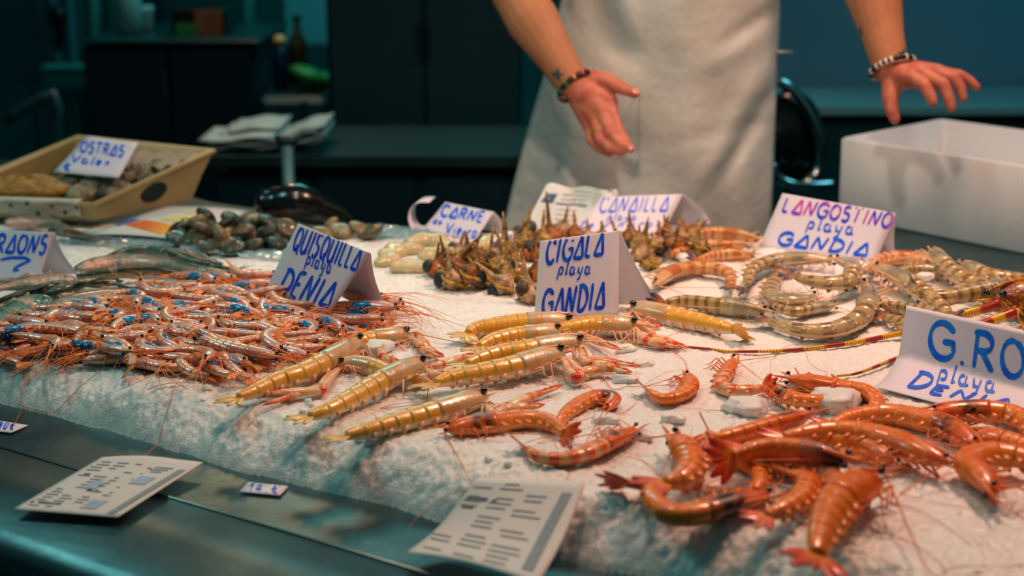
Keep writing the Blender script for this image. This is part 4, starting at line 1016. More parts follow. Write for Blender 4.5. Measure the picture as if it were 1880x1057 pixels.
# ---------- spiny sea snails ----------
m_sn = mat('snail_shell', 'b89040', rough=.35, var='6a5028', vscale=70, bump=1, bscale=130, bdist=.004, coat=.2)
m_sn2 = mat('snail_shell_pale', 'cca47c', rough=.35, var='8a6438', vscale=60, bump=1, bscale=130, bdist=.004, coat=.2)
m_sn3 = mat('snail_shell_orange', 'b0641e', rough=.35, var='5a4024', vscale=60, bump=1, bscale=130, bdist=.004, coat=.2)
m_op = mat('snail_operculum', '0e1c20', rough=.45, coat=.1, var='263634', vscale=120, bump=.6, bscale=300, bdist=.002)
m_opb = mat('snail_operculum_brown', '5a4430', rough=.35, var='3a2e24', vscale=120)
m_alg = mat('yellow_algae', 'c8a020', rough=.5, var='a07810', vscale=100)
sn = [(832, 512, 820, 450, 795, 514, .021, 1), (800, 494, 806, 443, 781, 487, .016, 2), (924, 522, 872, 480, 903, 536, .019, 1), (975, 540, 955, 456, 956, 527, .02, 1), (886, 512, 872, 444, 871, 504, .018, 0), (856, 488, 855, 430, 846, 488, .016, 0),
      (930, 492, 911, 420, 952, 496, .018, 1), (842, 462, 852, 424, 829, 455, .016, 1), (900, 480, 905, 416, 889, 468, .017, 0), (936, 466, 960, 440, 923, 467, .017, 0), (972, 462, 990, 420, 972, 452, .018, 2), (1010, 432, 1003, 352, 1020, 440, .02, 2),
      (968, 428, 975, 378, 979, 411, .017, 0), (996, 438, 999, 384, 990, 446, .018, 0), (1034, 420, 1043, 378, 1028, 428, .017, 1), (1056, 430, 1054, 388, 1048, 436, .017, 2), (950, 432, 968, 398, 952, 424, .016, 0), (1158, 436, 1155, 390, 1150, 446, .019, 2),
      (1178, 464, 1173, 412, 1174, 482, .018, 1), (1194, 482, 1188, 440, 1192, 490, .016, 0), (1206, 450, 1227, 396, 1200, 460, .017, 2), (1232, 440, 1225, 400, 1240, 446, .016, 0), (1252, 432, 1243, 392, 1246, 440, .016, 0), (1268, 426, 1252, 400, 1270, 434, .015, 2),
      (1284, 424, 1281, 402, 1278, 432, .014, 0), (1214, 434, 1208, 404, 1214, 440, .015, 2), (1135, 440, 1120, 396, 1130, 450, .015, 0), (1080, 438, 1078, 400, 1084, 446, .016, 1), (948, 500, 935, 452, 940, 512, .017, 0), (910, 500, 900, 456, 916, 508, .016, 2), (868, 470, 880, 436, 862, 476, .015, 0), (1182, 446, 1190, 408, 1178, 454, .015, 0), (1228, 458, 1236, 420, 1222, 462, .014, 1), (988, 500, 975, 452, 984, 512, .017, 2), (1106, 436, 1104, 404, 1100, 444, .015, 0)]
RS = random.Random(5)
for k in range(30):
    left = k < 20
    bx, by = (RS.uniform(815, 985), RS.uniform(440, 505)) if left else (RS.uniform(1130, 1290), RS.uniform(428, 452))
    if left and bx < 910: by = max(by, 474)
    tx, ty = bx + RS.gauss(0, 24), by - RS.uniform(18, 50 if bx < 910 else 62) * (1 if left else .7)
    sn.append((bx, by, tx, ty, bx + RS.uniform(-22, 22), by + RS.uniform(-4, 14), RS.uniform(.014, .019) * (1 if left else .85), RS.choice([0, 0, 1, 2])))
for i, (bx, by, tx, ty, ox, oy, r, mi) in enumerate(sn):
    z0 = iz(*P(bx, by)[:2]); c = P(bx, by, ZI + r * .8 + (.012 if i > 34 else 0)); tip = PD(tx, ty, c.y + R.uniform(-.012, .012)); ax = (tip - c); L = ax.length; ax.normalize()
    rings = []; m = [m_sn, m_sn2, m_sn3][mi]
    x_ = ax.orthogonal().normalized(); y_ = ax.cross(x_); ph = R.random() * 6
    K = [(-1.15, .04), (-1.0, .2), (-.85, .38), (-.8, .34), (-.62, .62), (-.56, .58), (-.3, .92), (-.05, 1), (.2, .94), (.5, .66), (.8, .38), (1.05, .24)]
    K = [(a * r, b * r) for a, b in K] + [(1.05 * r + (L - 1.05 * r) * w, r * (.22 - .14 * w)) for w in (.2, .4, .6, .8, 1)]
    def rg(a, q, n=18):
        return [c + ax * a + (x_ * math.cos(t) + y_ * math.sin(t)) * q * (1 + ((.13 * math.cos(7 * (t + ph)) + .08 * math.sin(3 * t + a * 90 + i)) if q > .3 * r else .12 * math.sin(3 * t + a * 200))) for t in [2 * math.pi * j / n for j in range(n)]]
    root = thing('spiny_snail', (c.x, c.y, min(z0, c.z - r)), 'x', 'sea snail', 'spiny sea snails in the heap')
    mb = MB().loft([rg(a, q) for a, q in K])
    for (a, n, q, ln) in ((-.15 * r, 7, .98 * r, .5 * r), (.5 * r, 5, .62 * r, .38 * r), (-.62 * r, 6, .6 * r, .22 * r)):
        for j in range(n):
            t = 2 * math.pi * j / n - ph; d = x_ * math.cos(t) + y_ * math.sin(t); p0 = c + ax * a + d * q * .85; mb.tube([p0, p0 + d * ln * .6, p0 + (d * 1.1 + ax * .35) * ln], [r * .16, r * .09, r * .015], 6)
    for w in (.3, .55):
        d = x_ * math.cos(i + w * 9) + y_ * math.sin(i + w * 9); p0 = c + ax * (1.05 * r + (L - 1.05 * r) * w); mb.tube([p0, p0 + (d + ax * .4) * r * .4], [r * .1, r * .01], 5)
    sh = mb.build('shell', m, root)
    dd = (EYE - c).normalized(); oc = PD(ox, oy, c.y - r * .55); oc = c + (oc - c).normalized() * min((oc - c).length, r * 1.05); oc.z = max(oc.z, z0 + r * .4)
    nrm = (oc - c).normalized() * .6 + dd; nrm.normalize(); M = nrm.to_track_quat('Z', 'Y').to_matrix()
    # aperture lip and operculum
    rings = [[oc + M @ Vector((math.cos(t) * r * .58 * q, math.sin(t) * r * .72 * q, h * r)) for t in [2 * math.pi * j / 16 for j in range(16)]] for q, h in ((1.05, -.5), (1.04, -.25), (.95, -.1), (.86, -.1))]
    MB().loft(rings, cap=False).build('aperture_lip', m, sh)
    MB().ball(oc, (r * .52, r * .62, r * .2), 14, 8, M).build('operculum', m_opb if i % 5 == 3 else m_op, root)
    if i in (0, 2, 4, 6, 8, 9, 19, 28) or (i > 34 and i % 2):
        pts = [c + Vector((r * 1.1, -r * .4, -r * .6)), c + Vector((r * .4, -r * 1.0, -r * .1)), c + Vector((-r * .5, -r * .95, r * .1)), c + Vector((-r * .9, -r * .3, r * .5))]
        MB().tube(crom(pts, 12), [r * .06, r * .14, r * .1, r * .16, r * .12, r * .08, r * .15, r * .1, r * .14, r * .1, r * .08, r * .03], 6).build('yellow_algae', m_alg, root)
    sp = {0: 'spiny snail with dark operculum at the front left corner of the snail heap', 1: 'orange brown spiny snail leftmost in the heap', 2: 'pinkish spiny snail with a long spike to the upper left, front of the heap', 3: 'pale spiny snail touching the left edge of the CIGALA card',
          11: 'spiny snail with the tallest spike, in front of the printed bag', 17: 'orange spiny snail peeping over the CIGALA card top', 18: 'spiny snail with pinkish front right of the CIGALA card', 23: 'dark spiny snail before the right leg of the CANAILLA card'}.get(i)
    root['label'] = sp or ('tan spiny snail in the heap left of the CIGALA card' if bx < 1000 else 'brown spiny snail in the heap in front of the printed bag' if bx < 1110 else 'brown spiny snail in the heap in front of the CANAILLA card')
# stray thread feelers on the front ice
for i, px in enumerate([[(330, 700), (300, 730), (258, 765), (222, 800)], [(345, 640), (410, 655), (455, 668), (470, 700)], [(25, 676), (90, 690), (150, 682), (200, 668)], [(430, 676), (380, 702), (330, 705), (270, 708)], [(660, 600), (720, 596), (770, 592)], [(15, 715), (30, 690), (34, 670)]]):
    q = crom([P(x, y, ZI + .004) for x, y in px], 26); q = [Vector((p.x, p.y, iz(p.x, p.y) + .004)) for p in q]
    o = MB().tube(q, .0005, 5).build('loose_feeler', m_ant); tag(o, ['long thin red feeler hanging down the front slope of the ice', 'thin orange feeler curling beside the leftmost langoustine', 'thin orange feeler at the lower left rim of the pink shrimp', 'red feeler along the front rim of the pink shrimp', 'faint feeler crossing clear ice right of the QUISQUILLA card', 'short feeler at the far left of the front slope'][i], 'feeler')
# ================= cream tray with oysters =================
m_cream = mat('tray_cream', 'b8a87a', rough=.45, var='a89868', vscale=6, sss=.1)
m_creamd = mat('hole_shade', '14282a', rough=.6)
ZT = ZI + .012
rim = [PD(142, 250, 3.0), PD(389, 276, 2.98), PD(172, 374, 2.56), PD(-130, 364, 2.62)]
base = [P(150, 330, ZT), P(352, 366, ZT), P(176, 404, ZT), P(-110, 396, ZT)]
base[0] = base[1] + (base[3] - base[2])
for k, D in ((0, base[0].y + .03), (1, base[1].y + .03), (2, base[2].y - .02), (3, base[3].y - .02)):
    px = [(142, 250), (389, 276), (172, 374), (-130, 364)][k]; rim[k] = PD(px[0], px[1], D)
tr = thing('cream_tray', sum(base, Vector()) / 4, 'cream coloured plastic tray with a round dark hand hole, holding oysters at the back left', 'tray')
ctr_ = sum(rim, Vector()) / 4
def inset(p, k, dz=0):
    d = Vector((ctr_.x - p.x, ctr_.y - p.y, 0)).normalized(); return p + d * k + Vector((0, 0, dz))
lp = lambda ps, n=8: [ps[k].lerp(ps[(k + 1) % 4], j / n) for k in range(4) for j in range(n)]
rings = [lp(base), lp([b.lerp(r, .5) for b, r in zip(base, rim)]), lp([r - Vector((0, 0, .006)) for r in rim]), lp([inset(r, -.008, -.004) for r in rim]), lp([inset(r, -.008, .002) for r in rim]), lp([inset(r, .004, .002) for r in rim]), lp([inset(r, .010, -.004) for r in rim]), lp([inset(b, .012, .008) for b in base])]
body = MB().loft(rings).build('tray_body', m_cream, tr, smooth=False)
# hand hole on the right wall: oval plate, its dark colour painted as shade
o_, u_, v_ = (base[1].lerp(rim[1], .5)).lerp(base[2].lerp(rim[2], .5), .47), (base[2] - base[1]).normalized(), (rim[1].lerp(rim[2], .5) - base[1].lerp(base[2], .5)).normalized()
nn = u_.cross(v_).normalized(); nn = nn if nn.dot(EYE - o_) > 0 else -nn
mb = MB(); rg = lambda s, h: [o_ + u_ * math.cos(a) * .030 * s + v_ * math.sin(a) * .019 * s + nn * h for a in [2 * math.pi * j / 24 for j in range(24)]]
mb.loft([rg(1, -.004), rg(1.0, .0025), rg(.85, .003), rg(.8, .0028)]); mb.build('hand_hole_shade', m_creamd, tr)
# spotted damp paper hanging over the near wall
m_lin = mat('paper_liner', 'cfc9bd', rough=.6, var='c2bdb0', vscale=30)
fr0, fr1 = rim[3], rim[2]; dn = (base[3] - rim[3])
out = Vector((0, -.012, 0))
G = [[fr0.lerp(fr1, .02 + .9 * j / 20) + out * (.8 + .2 * math.sin(j)) + Vector((0, 0, .004)) + (base[3].lerp(base[2], .02 + .9 * j / 20) - fr0.lerp(fr1, .02 + .9 * j / 20)) * (w * (.86 + .1 * math.sin(j * 1.9))) for j in range(21)] for w in (1, .75, .5, .25, 0)]
G.append([fr0.lerp(fr1, .02 + .9 * j / 20) + Vector((0, .015, .005)) for j in range(21)])
li = MB().grid(G).build('spotted_liner', m_lin, tr, solid=.0006); bv = bvh_of(li)
mb = MB()
for (x, y) in ((50, 373), (95, 378), (142, 381), (20, 376), (70, 392), (120, 390)): patch(mb, bv, [(x - 4, y - 4), (x + 4, y - 3), (x + 4, y + 4), (x - 4, y + 3)], 3, 3)
mb.build('spots', mat('spot_green', '3f5f5c', rough=.6), li, smooth=False)
# orange mesh pulp and oysters
m_pulp = mat('orange_net', 'b8863c', rough=.5, var='94702c', vscale=40, bump=1, bscale=60, bdist=.01)
m_oy = mat('oyster_shell', '8a8268', rough=.45, var='3c4238', vscale=28, bump=1, bscale=60, bdist=.012)
m_oy2 = mat('oyster_shell_pale', 'b0a488', rough=.4, var='6a5f48', vscale=22, bump=1, bscale=60, bdist=.012)
def lump(c, r, m, nm, seed, fz=.6):
    rings = []
    for i in range(11):
        a = math.pi * i / 10; rings.append([c + Vector((r[0] * max(math.sin(a), .02) * math.cos(q) * (1 + .18 * math.sin(3 * q + seed) + .1 * math.sin(7 * q + i)), r[1] * max(math.sin(a), .02) * math.sin(q) * (1 + .16 * math.cos(2 * q + seed * 2)), r[2] * math.cos(a) * (1 + .15 * math.sin(5 * q + seed)))) for q in [2 * math.pi * j / 18 for j in range(18)]])
    return MB().loft(rings, flip=True).build(nm, m)
pn = (rim[1] - rim[2]).cross(rim[3] - rim[2]).normalized(); pn = pn if pn.z > 0 else -pn
def rimhit(x, y, k):
    o = rim[2] - pn * k; d = ray(x, y); return EYE + d * ((o - EYE).dot(pn) / d.dot(pn))
for i, (x, y, r, mi) in enumerate([(105, 350, .028, 1), (135, 335, .03, 0), (150, 355, .03, 1), (178, 340, .03, 1), (205, 340, .028, 0), (230, 325, .03, 0), (255, 318, .032, 0), (285, 308, .03, 0), (195, 355, .022, 0), (222, 345, .022, 1), (250, 300, .026, 1), (270, 330, .02, 0)]):
    c = rimhit(x, y, .02); o = lump(c, (r, r * .8, r * .55), (m_oy, m_oy2)[mi], 'oyster', i)
    tag(o, ['rough pale oyster at the near left of the tray', 'rough brown oyster under the card in the tray', 'rough pale oyster at the tray front', 'pale oyster in the middle of the tray', 'grey oyster right of the middle in the tray', 'dark oyster behind the tray hand hole', 'dark greenish oyster along the right wall of the tray', 'dark oyster farthest right in the tray', 'small brown oyster at the near tray corner', 'small pale oyster against the right tray wall', 'pale oyster at the back of the tray pile', 'small dark oyster below the tray rim'][i], 'oyster', 'oysters in the cream tray')
o = lump(rimhit(45, 345, .018), (.085, .07, .022), m_pulp, 'orange_net', 3); tag(o, 'crumpled orange brown netting in the left of the cream tray', 'netting')
# plastic liner sheet inside the right/back of tray
c = [rimhit(235, 263, .0), rimhit(375, 278, .004), rimhit(318, 306, .01), rimhit(225, 312, .006)]
G = [[c[0].lerp(c[1], j / 14).lerp(c[3].lerp(c[2], j / 14), i / 8) + Vector((0, 0, .006 * math.sin(j * 1.5 + i))) for j in range(15)] for i in range(9)]
tag(MB().grid(G[::-1]).build('plastic_liner', mat('liner_grey', 'b4aa96', rough=.3, sss=.1, alpha=.9), solid=.0008), 'greyish crumpled wrapping sheet inside the back right of the tray', 'wrapping')
# card in the tray
q = [rimhit(98, 315, -.006), rimhit(218, 326, -.01), rimhit(254, 262, -.034), rimhit(160, 249, -.03)]
t_ = thing('price_sign', (q[0] + q[1]) / 2, 'white card with smudged blue lettering leaning back on the oysters in the tray', 'sign')
G = [[q[0].lerp(q[1], j / 8).lerp(q[3].lerp(q[2], j / 8), i / 8) for j in range(9)] for i in range(9)]
c_ = MB().grid(G).build('card', m_paper, t_, solid=.0006); bv = bvh_of(c_)
def f(mb):
    write(mb, bv, 'OSTRAS', (146, 279), (226, 288), (5, -20), 4.5); write(mb, bv, 'Valen', (130, 297), (203, 306), (5, -13), 4); write(mb, bv, '\u20ac', (116, 312), (130, 314), (3, -12), 4)
ink(c_, f, m_ink)
# ================= foam box =================
m_foam = mat('foam_white', 'c2c8ca', rough=.6, sss=.15, bump=.25, bscale=220, bdist=.001)
HB = .163
b0 = P(1537, 398, ZM); b1 = P(1880, 467, ZM); dx = (b1 - b0).normalized(); Wb = .52
t1 = P(1552, 250, ZM + HB); t2 = P(1760, 226, ZM + HB); dy = (t2 - t1).normalized(); dy = Vector((-dx.y, dx.x, 0)); Db = .36
o_ = b0
ang = math.atan2(dx.y, dx.x); M = Matrix.Rotation(ang, 3, 'Z')
bx = thing('foam_box', o_ + dx * Wb / 2 + dy * Db / 2, 'open white polystyrene foam box on the steel counter under the vendor\'s hand', 'box')
def rr(x0, y0, x1, y1, z, c=.012):
    pts = []
    for (cx, cy, a0) in ((x1 - c, y0 + c, -90), (x1 - c, y1 - c, 0), (x0 + c, y1 - c, 90), (x0 + c, y0 + c, 180)):
        for k in range(5):
            a = math.radians(a0 + 90 * k / 4); pts.append(o_ + M @ Vector((cx + c * math.cos(a), cy + c * math.sin(a), z)))
    return pts
w = .022
mb = MB().loft([rr(0, 0, Wb, Db, .001), rr(-.002, -.002, Wb + .002, Db + .002, .006), rr(-.004, -.004, Wb + .004, Db + .004, HB - .004), rr(0, 0, Wb, Db, HB), rr(w * .5, w * .5, Wb - w * .5, Db - w * .5, HB), rr(w * .55, w * .55, Wb - w * .55, Db - w * .55, HB - .008), rr(w, w, Wb - w, Db - w, HB - .009), rr(w + .008, w + .008, Wb - w - .008, Db - w - .008, .03)])
mb.build('box_body', m_foam, bx)
# ================= black bag behind the clams =================
m_blk = mat('black_plastic', '04090b', rough=.25, coat=.4)
D = P(550, 418).y + .06
bb = thing('black_bag', Vector((P(550, 418).x, D, ZM)), 'glossy black plastic bundle lying behind the clams', 'bag')
mb = MB(); pts = [PD(466, 378, D), PD(500, 374, D), PD(545, 372, D), PD(590, 388, D + .02), (PD(650, 404, D + .04))]
q = crom(pts, 18); mb.tube(q, [.004, .026, .03, .027, .03, .034, .036, .038, .036, .036, .034, .031, .028, .025, .022, .018, .012, .005], 16); mb.build('bundle', m_blk, bb)
mb = MB(); mb.tube(crom([PD(470, 364, D - .005), PD(500, 356, D - .005), PD(540, 350, D), PD(572, 352, D)], 10), [.004, .011, .013, .013, .012, .012, .011, .01, .008, .003], 10); mb.build('fold', m_blk, bb)
# ================= background =================
def bpx(x0, y0, x1, y1, D, dep, name, m, parent=None, toz=None, bev=.01):
    a = PD(x0, y0, D); b = PD(x1, y1, D); z1 = a.z; z0 = b.z if toz is None else toz
    xa, xb = PD(x0, (y0 + y1) / 2, D).x, PD(x1, (y0 + y1) / 2, D).x
    return MB().box(((xa + xb) / 2, D + dep / 2, (z0 + z1) / 2), (xb - xa, dep, z1 - z0), bev=bev).build(name, m, parent, smooth=False)
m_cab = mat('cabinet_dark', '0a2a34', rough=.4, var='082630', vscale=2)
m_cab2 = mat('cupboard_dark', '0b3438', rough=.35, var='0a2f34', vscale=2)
m_chr = mat('chrome', 'b0bcbc', metal=1, rough=.15)
m_pale = mat('pale_plastic', '6f9a98', rough=.5)
m_white = mat('white_sheets', 'a8b8b8', rough=.5)
def T(name, px, D, label, cat, z=None, group=None): p = PD(px[0], px[1], D); return thing(name, Vector((p.x, D + .01, p.z if z is None else z)), label, cat, group)
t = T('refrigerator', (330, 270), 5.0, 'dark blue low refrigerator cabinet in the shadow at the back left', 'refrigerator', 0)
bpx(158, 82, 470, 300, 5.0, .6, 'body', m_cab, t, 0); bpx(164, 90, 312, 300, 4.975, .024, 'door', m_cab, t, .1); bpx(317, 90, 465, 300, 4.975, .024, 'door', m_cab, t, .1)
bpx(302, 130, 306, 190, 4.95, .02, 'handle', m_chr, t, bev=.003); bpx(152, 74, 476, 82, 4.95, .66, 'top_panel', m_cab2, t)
zt = PD(330, 74, 4.95).z
t = T('display_box', (365, 74), 5.1, 'dark box with orange and green printed front on top of the refrigerator', 'box', zt)
bpx(314, 16, 415, 73, 5.1, .2, 'carton', m_blk, t, zt + .002)
bpx(358, 20, 408, 66, 5.094, .005, 'orange_print', mat('print_rust', 'c86430', rough=.6, var='8a4420', vscale=10), t, bev=.001); bpx(322, 44, 368, 66, 5.092, .005, 'green_print', mat('print_green', '2f8a3a', rough=.6, var='7a5020', vscale=12), t, bev=.001)
t = T('plastic_jug', (230, 74), 5.15, 'pale greenish plastic jug on the left of the refrigerator top', 'jug', zt)
c = PD(230, 40, 5.15); mb = MB(); mb.tube([Vector((c.x, 5.2, zt + z)) for z in (.003, .01, .09, .14, .17, .2, .24)], [.04, .05, .05, .048, .034, .022, .02], 16); mb.build('bottle_body', m_pale, t); MB().tube([Vector((c.x, 5.2, zt + .24)), Vector((c.x, 5.2, zt + .27))], .024, 12).build('cap', m_white, t)
t = T('plastic_tub', (250, 74), 5.2, 'squat pale tub beside the jug on the refrigerator', 'tub', zt)
c = PD(248, 40, 5.3); MB().tube([Vector((c.x + .02, 5.33, zt + z)) for z in (.003, .01, .07, .075, .085)], [.03, .036, .042, .045, .044], 16).build('tub_body', m_white, t)
# wall pipes and hanging items behind
for i, (x, lb) in enumerate([(172, 'left'), (212, 'second from left'), (290, 'middle'), (455, 'right')]):
    o = MB().tube([PD(x, 140, 6.9), PD(x, -260, 6.9)], .03, 10).build('wall_pipe', m_pale if i != 2 else m_cab2); tag(o, 'vertical pipe on the teal back wall, %s of the four above the refrigerator' % lb, 'pipe', 'pipes on the back wall')
t = T('hanging_apron', (115, 120), 5.6, 'pale blue cloth hanging in the dark at the far left with a dark strap', 'cloth')
p0 = PD(115, 60, 5.6); G = []
for i in range(13):
    G.append([Vector((p0.x + (j / 10 - .5) * (.15 + .02 * i / 12), 5.6 + .015 * math.sin(j * 1.6), PD(0, 125 - i * 17, 5.6).z)) for j in range(11)])
MB().grid(G).build('cloth', mat('cloth_blue', '2a666c', rough=.8), t, solid=.003)
pts = [PD(100, 10, 5.57), PD(106, 40, 5.57), PD(108, 95, 5.57)]; MB().tube(crom(pts, 10), [.012, .03, .035, .03, .016, .014, .014, .014, .012, .01], 8, .4).build('strap', m_blk, t)
t = T('white_tub', (118, 160), 5.5, 'pale teal plastic tub on a shelf at the far left in the dark', 'tub'); bpx(76, 126, 160, 160, 5.5, .2, 'tub_body', mat('tub_teal', '2c7474', rough=.5), t); bpx(73, 122, 163, 130, 5.49, .22, 'lid', mat('tub_lid', '357c7a', rough=.5), t)
t = T('side_shelf', (118, 175), 5.4, 'dark shelf unit holding a pale tub at the far left', 'shelf', 0); bpx(60, 161, 156, 168, 5.45, .35, 'shelf_board', m_cab2, t)
for x in (62, 150): bpx(x, 168, x + 6, 300, 5.46, .03, 'leg', m_cab2, t, 0)
t = T('tubular_bracket', (60, 215), 4.6, 'bent grey tubular bracket in the dark at the far left', 'bracket', 0)
MB().tube(crom([PD(12, 222, 4.6), PD(60, 190, 4.6), PD(92, 172, 4.6), PD(105, 190, 4.6), PD(106, 300, 4.6), Vector((PD(106, 300, 4.6).x, 4.6, .0))], 24), .018, 8).build('frame', mat('grey_tube', '24484c', rough=.4), t)
# tall cupboard
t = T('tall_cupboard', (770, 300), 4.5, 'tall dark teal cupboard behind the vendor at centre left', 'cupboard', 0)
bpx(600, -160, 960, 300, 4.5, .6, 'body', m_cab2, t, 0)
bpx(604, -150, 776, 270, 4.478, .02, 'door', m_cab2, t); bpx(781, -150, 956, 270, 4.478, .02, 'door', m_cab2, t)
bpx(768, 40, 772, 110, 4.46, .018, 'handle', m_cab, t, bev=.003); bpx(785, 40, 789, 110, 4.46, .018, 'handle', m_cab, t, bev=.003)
# back bench
zb = PD(700, 287, 3.7).z
t = T('back_bench', (650, 300), 3.7, 'long dark steel work bench behind the counter with a shiny edge', 'bench', 0)
xa, xb = PD(370, 287, 3.7).x, PD(1000, 287, 3.7).x
m_bt = mat('bench_top', '3c5c60', metal=.8, rough=.3)
MB().box(((xa + xb) / 2, 3.95, zb - .015), (xb - xa, .5, .03)).build('bench_top', m_bt, t, smooth=False)
MB().box(((xa + xb) / 2, 3.98, zb / 2 - .02), (xb - xa - .06, .42, zb - .05)).build('bench_body', m_cab, t, smooth=False)
for k in range(3): MB().box((xa + .15 + k * .28, 3.76, zb - .2), (.25, .02, .28)).build('drawer', m_cab, t, smooth=False)
def stack(name, x0, x1, n, lb, cat, D=3.85, m=m_white, tilt=.2):
    t = T(name, ((x0 + x1) / 2, 260), D, lb, cat, zb)
    xa, xb = PD(x0, 255, D).x, PD(x1, 255, D).x
    for k in range(n):
        w = xb - xa; G = []
        for i in range(5):
            G.append([Vector((xa + w * (j / 10) + .012 * math.sin(k * 2.3), D - .1 + .22 * i / 4 + .01 * math.cos(k * 1.7), zb + .004 + k * .013 + .007 * math.sin(j * .4 + k * .9) ** 2 + tilt * .05 * j / 10)) for j in range(11)])
        MB().grid(G).build('sheet', m, t, solid=.003)
    return t
stack('paper_stack', 388, 520, 3, 'loose pile of white wrapping paper on the bench, left of the steel post', 'paper')
stack('paper_stack', 424, 520, 4, 'second white paper pile lying on the wrapping paper by the steel post', 'paper', 3.93)
stack('paper_stack', 528, 600, 4, 'white folded bags on the bench right of the steel post', 'bags', 3.85, tilt=.6)
t = T('steel_post', (527, 345), 3.3, 'slim steel post with a winged collar standing behind the counter', 'post', 0)
pt = PD(527, 262, 3.3); MB().tube([Vector((pt.x, 3.3, 0)), Vector((pt.x, 3.3, pt.z))], .014, 14).build('post', mat('post_steel', '6a9294', metal=.6, rough=.4), t)
MB().tube([PD(505, 250, 3.3), PD(515, 257, 3.3), PD(527, 260, 3.3), PD(540, 257, 3.3), PD(552, 248, 3.3)], [.006, .012, .017, .012, .006], 10).build('collar', m_cab, t)
MB().tube([Vector((pt.x, 3.3, 0)), Vector((pt.x, 3.3, .012))], .09, 20).build('foot_plate', m_cab, t)
# gap between refrigerator and cupboard
t = T('storage_rack', (540, 200), 4.9, 'low storage rack between refrigerator and cupboard with pale greyish bins', 'rack', 0)
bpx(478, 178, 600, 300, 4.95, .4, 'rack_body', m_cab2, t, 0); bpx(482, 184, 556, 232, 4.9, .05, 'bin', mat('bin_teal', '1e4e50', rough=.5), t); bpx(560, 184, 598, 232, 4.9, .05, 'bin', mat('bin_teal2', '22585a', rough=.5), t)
zr = PD(540, 178, 4.95).z
t = T('green_bag', (565, 178), 5.0, 'bright green bag slumped on the storage rack', 'bag', zr)
c = PD(565, 152, 5.05); o = MB(); 
mb = MB().ball((c.x, 5.1, c.z + .02), (.075, .06, .03), 16, 10, Matrix.Rotation(.35, 3, 'Y')); mb.ball((c.x + .02, 5.12, zr + .035), (.07, .06, .035), 14, 8); mb.build('bag_body', mat('green_bag', '1f8a3c', rough=.5, var='14602c', vscale=20), t)
t = T('brown_bottle', (546, 178), 5.15, 'dark brown glass bottle standing behind the green bag', 'bottle', zr)
c = PD(546, 100, 5.2); MB().tube([Vector((c.x, 5.22, zr + z)) for z in (.002, .01, .13, .17, .2, .24)], [.03, .036, .036, .03, .014, .013], 14).build('bottle_body', mat('brown_glass', '3a2410', rough=.1), t); MB().tube([Vector((c.x, 5.22, zr + .24)), Vector((c.x, 5.22, zr + .26))], .016, 12).build('cap', m_blk, t)
t = T('spray_bottle', (514, 178), 5.1, 'small dark blue bottle with a orange cap next to the refrigerator', 'bottle', zr)
c = PD(514, 90, 5.1); zc = PD(514, 84, 5.1).z; MB().tube([Vector((c.x, 5.1, zr + .002)), Vector((c.x, 5.1, zr + .01)), Vector((c.x, 5.1, zc - .03)), Vector((c.x, 5.1, zc))], [.026, .03, .028, .014], 14).build('bottle_body', mat('navy_plastic', '0c1a3a', rough=.3), t)
MB().ball((c.x, 5.1, zc + .018), (.022, .022, .02), 14, 8).build('cap', mat('orange_cap', 'ffb070', rough=.3), t)
tag(bpx(520, -60, 600, 84, 6.6, .03, 'wall_sheet', mat('wall_sheet', '5c8a94', rough=.6)), 'pale bluish board on the back wall right of the dark bottle', 'board')
# right-hand cold room partition and shelf
m_part = mat('partition_blue', '40707e', rough=.5, var='386878', vscale=1.2)
tag(bpx(1360, -320, 2300, 300, 4.4, .08, 'partition_panel', m_part, None, 0), 'plain blue cold room partition panel behind the vendor at right', 'partition')
t = T('wall_counter', (1700, 190), 3.95, 'narrow grey topped side counter against the blue partition', 'counter', 0)
zc = PD(1700, 196, 3.95).z
x0, x1 = PD(1440, 196, 3.95).x, PD(2200, 196, 3.95).x
MB().box(((x0 + x1) / 2, 4.16, zc - .012), (x1 - x0, .42, .024)).build('counter_top', mat('side_top', '4f7c80', rough=.35), t, smooth=False)
MB().box(((x0 + x1) / 2, 4.18, zc / 2 - .012), (x1 - x0 - .04, .36, zc - .026)).build('counter_body', m_cab2, t, smooth=False)
t = T('black_chair', (1470, 340), 3.5, 'black rounded chair back with a chrome rim behind the vendor', 'chair', 0)
MB().tube(crom([PD(1405, 150, 3.5), PD(1430, 150, 3.5), PD(1455, 165, 3.5), PD(1480, 195, 3.5), PD(1500, 235, 3.5), PD(1508, 275, 3.5), PD(1500, 315, 3.5), PD(1478, 338, 3.48)], 30), .014, 10).build('chrome_rim', m_chr, t)
MB().tube(crom([PD(1415, 300, 3.46), PD(1430, 325, 3.46), PD(1455, 338, 3.46), PD(1490, 340, 3.48), PD(1530, 338, 3.5)], 20), .012, 10).build('chrome_arm', m_chr, t)
a = PD(1450, 250, 3.53); MB().ball((a.x, 3.56, a.z - .01), (.09, .03, .125), 20, 12).build('backrest', m_blk, t)
a = PD(1460, 330, 3.6); MB().ball((a.x, 3.66, a.z - .12), (.19, .18, .03), 20, 8).build('seat', m_blk, t)
MB().tube([(a.x, 3.66, a.z - .12), (a.x, 3.66, .05)], .022, 10).build('column', m_chr, t)
for k in range(5):
    q = 2 * math.pi * k / 5; MB().tube([(a.x, 3.66, .08), (a.x + .24 * math.cos(q), 3.66 + .24 * math.sin(q), .03)], [.02, .014], 8).build('leg', m_chr, t)
